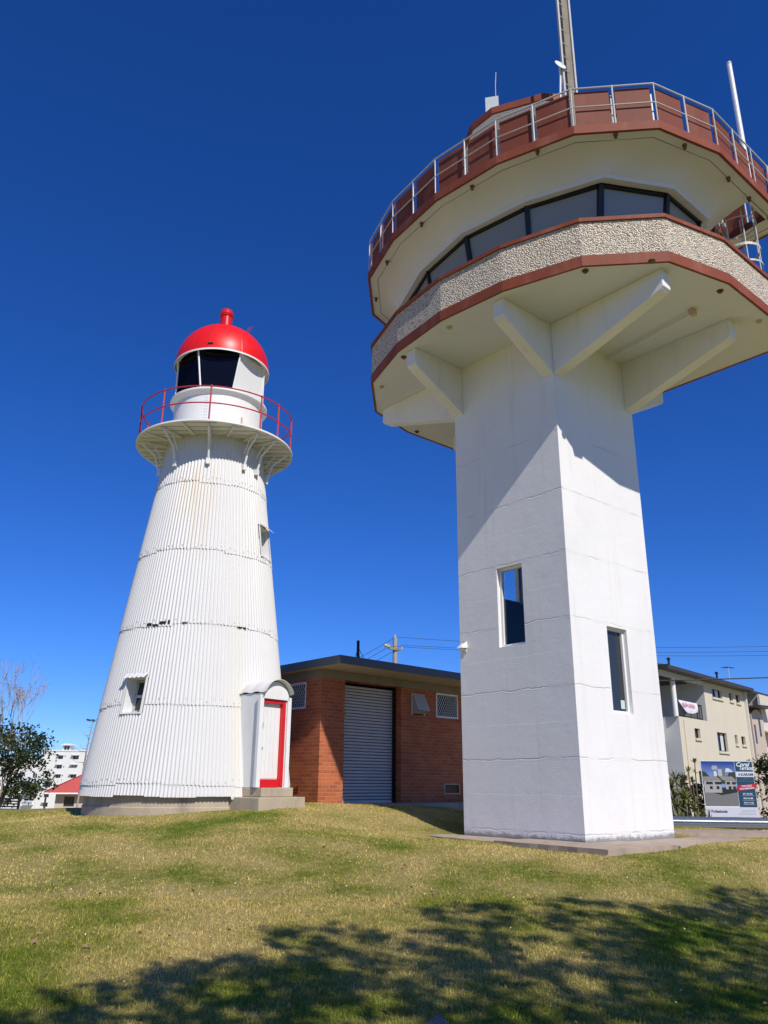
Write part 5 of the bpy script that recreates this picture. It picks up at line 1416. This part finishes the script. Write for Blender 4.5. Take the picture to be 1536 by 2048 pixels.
# crown clumps are given by where their shade falls on the lawn, then lifted along the sun to 7-10 m
SH = [(2.15,5.92),(-0.59,7.33),(-2.15,5.11),(3.15,5.86),(-1.05,5.40),(1.30,5.62),(2.64,5.80),(0.35,7.23),(-0.78,5.65),(-1.97,6.08),(3.19,8.66),(2.55,7.00),(5.38,10.35),(-0.48,5.22),(3.61,7.10),(1.89,6.33),(1.82,9.16),(2.80,7.67),(0.86,5.35),(1.62,5.83),(-1.10,7.29),(-0.26,6.38),(4.23,8.44),(-1.58,5.62),(0.93,9.03),(-1.36,7.07),(3.50,8.13),(0.28,6.15),(-1.64,6.44),(-0.53,6.09),(3.50,8.84),(-1.04,6.87),(0.11,5.64),(1.99,6.89),(0.23,6.42),(0.62,6.20),(3.56,6.37),(2.06,8.25),(0.17,5.33),(2.46,8.29),(-2.07,5.58),(3.48,7.70),(-1.67,5.33),(-0.29,5.74),(2.49,5.53),(0.61,8.57),(3.32,7.26),(0.49,8.16),(-2.43,5.32),(-1.33,6.51),(4.62,8.32),(3.97,7.01),(2.37,6.42),(3.20,6.84),(1.31,5.27),(-1.29,5.10),(-1.83,5.76),(3.75,7.66),(-0.79,6.76),(6.20,11.24),(-0.25,6.69),(1.34,6.58),(-0.88,7.77),(-1.51,5.95),(0.74,6.55),(2.27,7.56),(1.02,6.72),(3.14,9.42),(3.96,9.94),(-0.48,8.26),(1.64,6.16),(3.21,7.92),(-0.10,8.07),(2.12,7.30),(4.44,10.38),(2.94,6.09),(2.86,7.16),(0.57,5.30),(0.40,5.84),(3.94,9.44),(-0.83,6.46),(-0.79,7.05),(0.72,5.60),(-2.61,5.89),(4.50,8.81),(2.23,6.71),(-0.82,5.19),(-0.09,6.94),(0.46,7.55),(1.95,5.42),(0.99,5.85),(5.60,9.85),(4.22,7.61),(5.39,9.20),(1.31,6.04),(-0.45,7.01),(-0.30,7.59),(2.60,6.60),(-2.23,6.29),(-0.05,6.03),(3.21,6.22),(-2.00,6.62),(2.84,5.57),(2.54,6.08),(2.89,6.45),(4.96,8.84),(4.22,9.69),(-1.87,5.14),(5.76,10.75),(4.00,8.79),(-2.28,5.85),(3.55,6.79),(-1.15,6.04),(2.46,7.30),(0.49,6.82),(1.27,6.94),(1.75,8.63),(1.70,8.28),(4.00,7.35),(4.94,9.63),(2.42,7.85),(2.82,9.00),(2.73,9.32),(6.00,10.16),(-0.53,6.65),(4.94,10.37),(2.25,5.65),(5.39,9.60),(-0.29,5.42),(-0.11,5.12),(2.05,7.87),(-1.34,5.46),(-1.03,5.77),(1.73,7.06),(6.59,11.32),(-2.60,5.56),(0.76,7.00),(0.24,7.79),(1.61,5.44),(4.36,9.11),(1.26,8.98),(6.26,10.71),(2.25,7.01),(2.33,8.94),(6.48,10.97),(4.44,10.05),(-0.86,8.12),(2.23,5.37),(0.67,7.89),(3.99,10.28),(4.81,10.03),(4.79,9.20),(-0.55,5.81),(3.71,9.15),(0.21,6.69),(-1.70,6.92),(3.73,9.68),(4.28,8.00),(3.98,7.83),(1.74,7.79),(1.24,8.60),(0.99,6.23),(1.76,6.69),(0.69,5.93),(3.19,8.28),(4.95,8.51),(5.12,9.94),(2.72,8.65),(2.86,6.80),(3.04,7.42),(-0.56,5.48),(3.32,6.59),(-0.06,7.31),(3.87,8.21),(-0.56,6.37),(0.57,8.89),(-1.46,6.23),(3.51,8.51),(1.81,7.40),(3.56,7.44),(2.77,8.17),(4.60,9.51),(2.42,9.42),(1.90,5.74),(6.87,11.53),(0.71,7.32),(-0.80,6.19),(-0.56,7.85),(1.45,7.15),(0.40,5.53),(0.99,8.34),(2.08,9.48),(5.81,11.15),(5.41,10.89),(1.91,6.06),(4.57,7.88),(1.00,7.64),(3.85,6.75),(3.47,9.42),(2.00,8.84),(2.33,8.59),(2.17,6.22),(3.31,9.14),(-1.45,6.77),(0.98,7.20),(1.59,6.45),(1.38,7.88),(-1.09,6.31),(0.36,5.13),(6.02,10.48),(-1.92,6.35),(0.98,8.01),(-1.31,5.77),(5.15,10.61),(5.11,9.35),(5.70,10.30)]
r = np.random.default_rng(8); cc, rr = [], []
for gx_, gy_ in SH:
    h = r.uniform(6.6, 9.4) ; c = Vector((gx_, gy_, gz1(gx_, gy_))) + sdir * (h / sdir.z)
    cc.append((c.x - sx_, c.y - sy_, c.z)); rr.append(r.uniform(.20, .37))
for i in range(60):                                  # the part of the crown whose shade falls outside the view
    a = r.uniform(0, 6.28); k = math.sqrt(r.random()) * 2.6
    cc.append((2.2 + k * math.cos(a), -1.2 + k * math.sin(a) * .8, 5.2 + r.uniform(0, 2.6))); rr.append(r.uniform(.3, .5))
P_, T_ = clumps(cc, rr, 820, 61, .8, .1)
leaf_mesh('crown', P_, .6, .075, M['leaf2'], tree, T_, .5, 62)

# ------------------------------------------------------------------ lawn blades and small things on it
def grass_blades(n, y0, y1, seed, hmin, hmax, w, pw=1.0):
    r = np.random.default_rng(seed)
    y = y0 + (y1 - y0) * r.random(n) ** pw; half = .64 * y + 2.6; x = (r.random(n) * 2 - 1) * half
    keep = np.ones(n, bool)
    lxx, lyy = (x - TC[0]), (y - TC[1]); c, s_ = math.cos(TRZ), math.sin(TRZ)
    u = c * lxx + s_ * lyy; v = -s_ * lxx + c * lyy
    keep &= ~((np.abs(u) < 2.2) & (v > -1.9) & (v < 2.45))
    keep &= ~((np.hypot(x - LX, y - LY) < RB + .06))
    ub = math.cos(BRZ) * (x - BX) + math.sin(BRZ) * (y - BY); vb = -math.sin(BRZ) * (x - BX) + math.cos(BRZ) * (y - BY)
    keep &= ~((ub > -.02) & (vb > -.03)); keep &= ~((ub > .6) & (vb > -.5))
    keep &= ~((x > 4.6) & (y > 17.9) & (y < 19.05))
    x, y = x[keep], y[keep]; n = len(x); z = gz(x, y)
    a = r.random(n) * 6.283; h = hmin + (hmax - hmin) * r.random(n) ** 1.5
    lean = np.abs(r.normal(size=n)) * 1.5; la = r.random(n) * 6.283
    ww = w * (.6 + .8 * r.random(n))
    p0 = np.stack([x - np.cos(a) * ww, y - np.sin(a) * ww, z - .006], -1); p1 = np.stack([x + np.cos(a) * ww, y + np.sin(a) * ww, z - .006], -1)
    p2 = np.stack([x + np.cos(la) * h * lean, y + np.sin(la) * h * lean, z + h / np.sqrt(1 + lean ** 2)], -1)
    return np.stack([p0, p1, p2], 1).reshape(-1, 3), np.repeat(r.random(n), 3)
parts = [grass_blades(430000, 4.2, 9.5, 1, .016, .045, .0034), grass_blades(400000, 9.0, 21.5, 2, .018, .042, .0055, .85)]
V = np.concatenate([p[0] for p in parts]); TN = np.concatenate([p[1] for p in parts]); n = len(V) // 3
me = bpy.data.meshes.new('grass'); me.vertices.add(3 * n); me.vertices.foreach_set('co', V.ravel()); me.loops.add(3 * n); me.loops.foreach_set('vertex_index', np.arange(3 * n)); me.polygons.add(n); me.polygons.foreach_set('loop_start', np.arange(n) * 3); me.update(calc_edges=True)
at = me.attributes.new('tone', 'FLOAT', 'POINT'); at.data.foreach_set('value', TN.astype(np.float32)); me.materials.append(M['blade'])
go = bpy.data.objects.new('grass', me); COL.objects.link(go); struct(go, 'stuff')
r = np.random.default_rng(77); n = 900
yy = 6.2 + 11 * r.random(n) ** .8; xx = (r.random(n) * 2 - 1) * (.5 * yy + .5) + .8 * np.sin(yy * 3)
kk = (np.hypot(xx - LX, yy - LY) > RB + .2) & ~((xx > .3) & (yy > 11.9)) & ~((xx > -1.9) & (yy > 16.2)); xx, yy = xx[kk], yy[kk]
fl_ = leaf_mesh('clover_flowers', np.stack([xx, yy, gz(xx, yy) + .026], -1), 1.2, .0075, plain('pale_petal', (.72, .66, .42), .7, .2, 40), None, None, .9, 78)
struct(fl_, 'stuff')
r = np.random.default_rng(79); n = 260
yy = 5.4 + 7 * r.random(n); xx = (r.random(n) * 2 - 1) * (.5 * yy + .4)
fl_ = leaf_mesh('fallen_leaves', np.stack([xx, yy, gz(xx, yy) + .03], -1), 2.5, .028, plain('dry_fallen_leaf', (.26, .16, .08), .8, .4, 30), None, None, .45, 80)
struct(fl_, 'stuff')
# half buried stone in the foreground
r = np.random.default_rng(5); bm = bmesh.new(); bmesh.ops.create_icosphere(bm, subdivisions=4, radius=1)
for v in bm.verts:
    d = v.co.normalized(); k = 1 + .18 * math.sin(d.x * 5 + 1) * math.sin(d.y * 4) + .10 * math.sin(d.z * 9 + d.x * 7) + .05 * math.sin(d.y * 17 + d.x * 11)
    v.co = Vector((d.x * k * .17, d.y * k * .13, d.z * k * .085))
me = bpy.data.meshes.new('stone'); bm.to_mesh(me); bm.free(); me.shade_smooth(); me.materials.append(plain('grey_stone', (.24, .195, .15), .9, .35, 14, bump=.7, bscale=35, dirt=(.33, .29, .25)))
stn = bpy.data.objects.new('stone', me); COL.objects.link(stn); stn.location = (.36, 5.78, gz1(.36, 5.78) - .035)
tag(stn, 'half buried grey stone in the shaded grass at the bottom of the picture', 'stone')
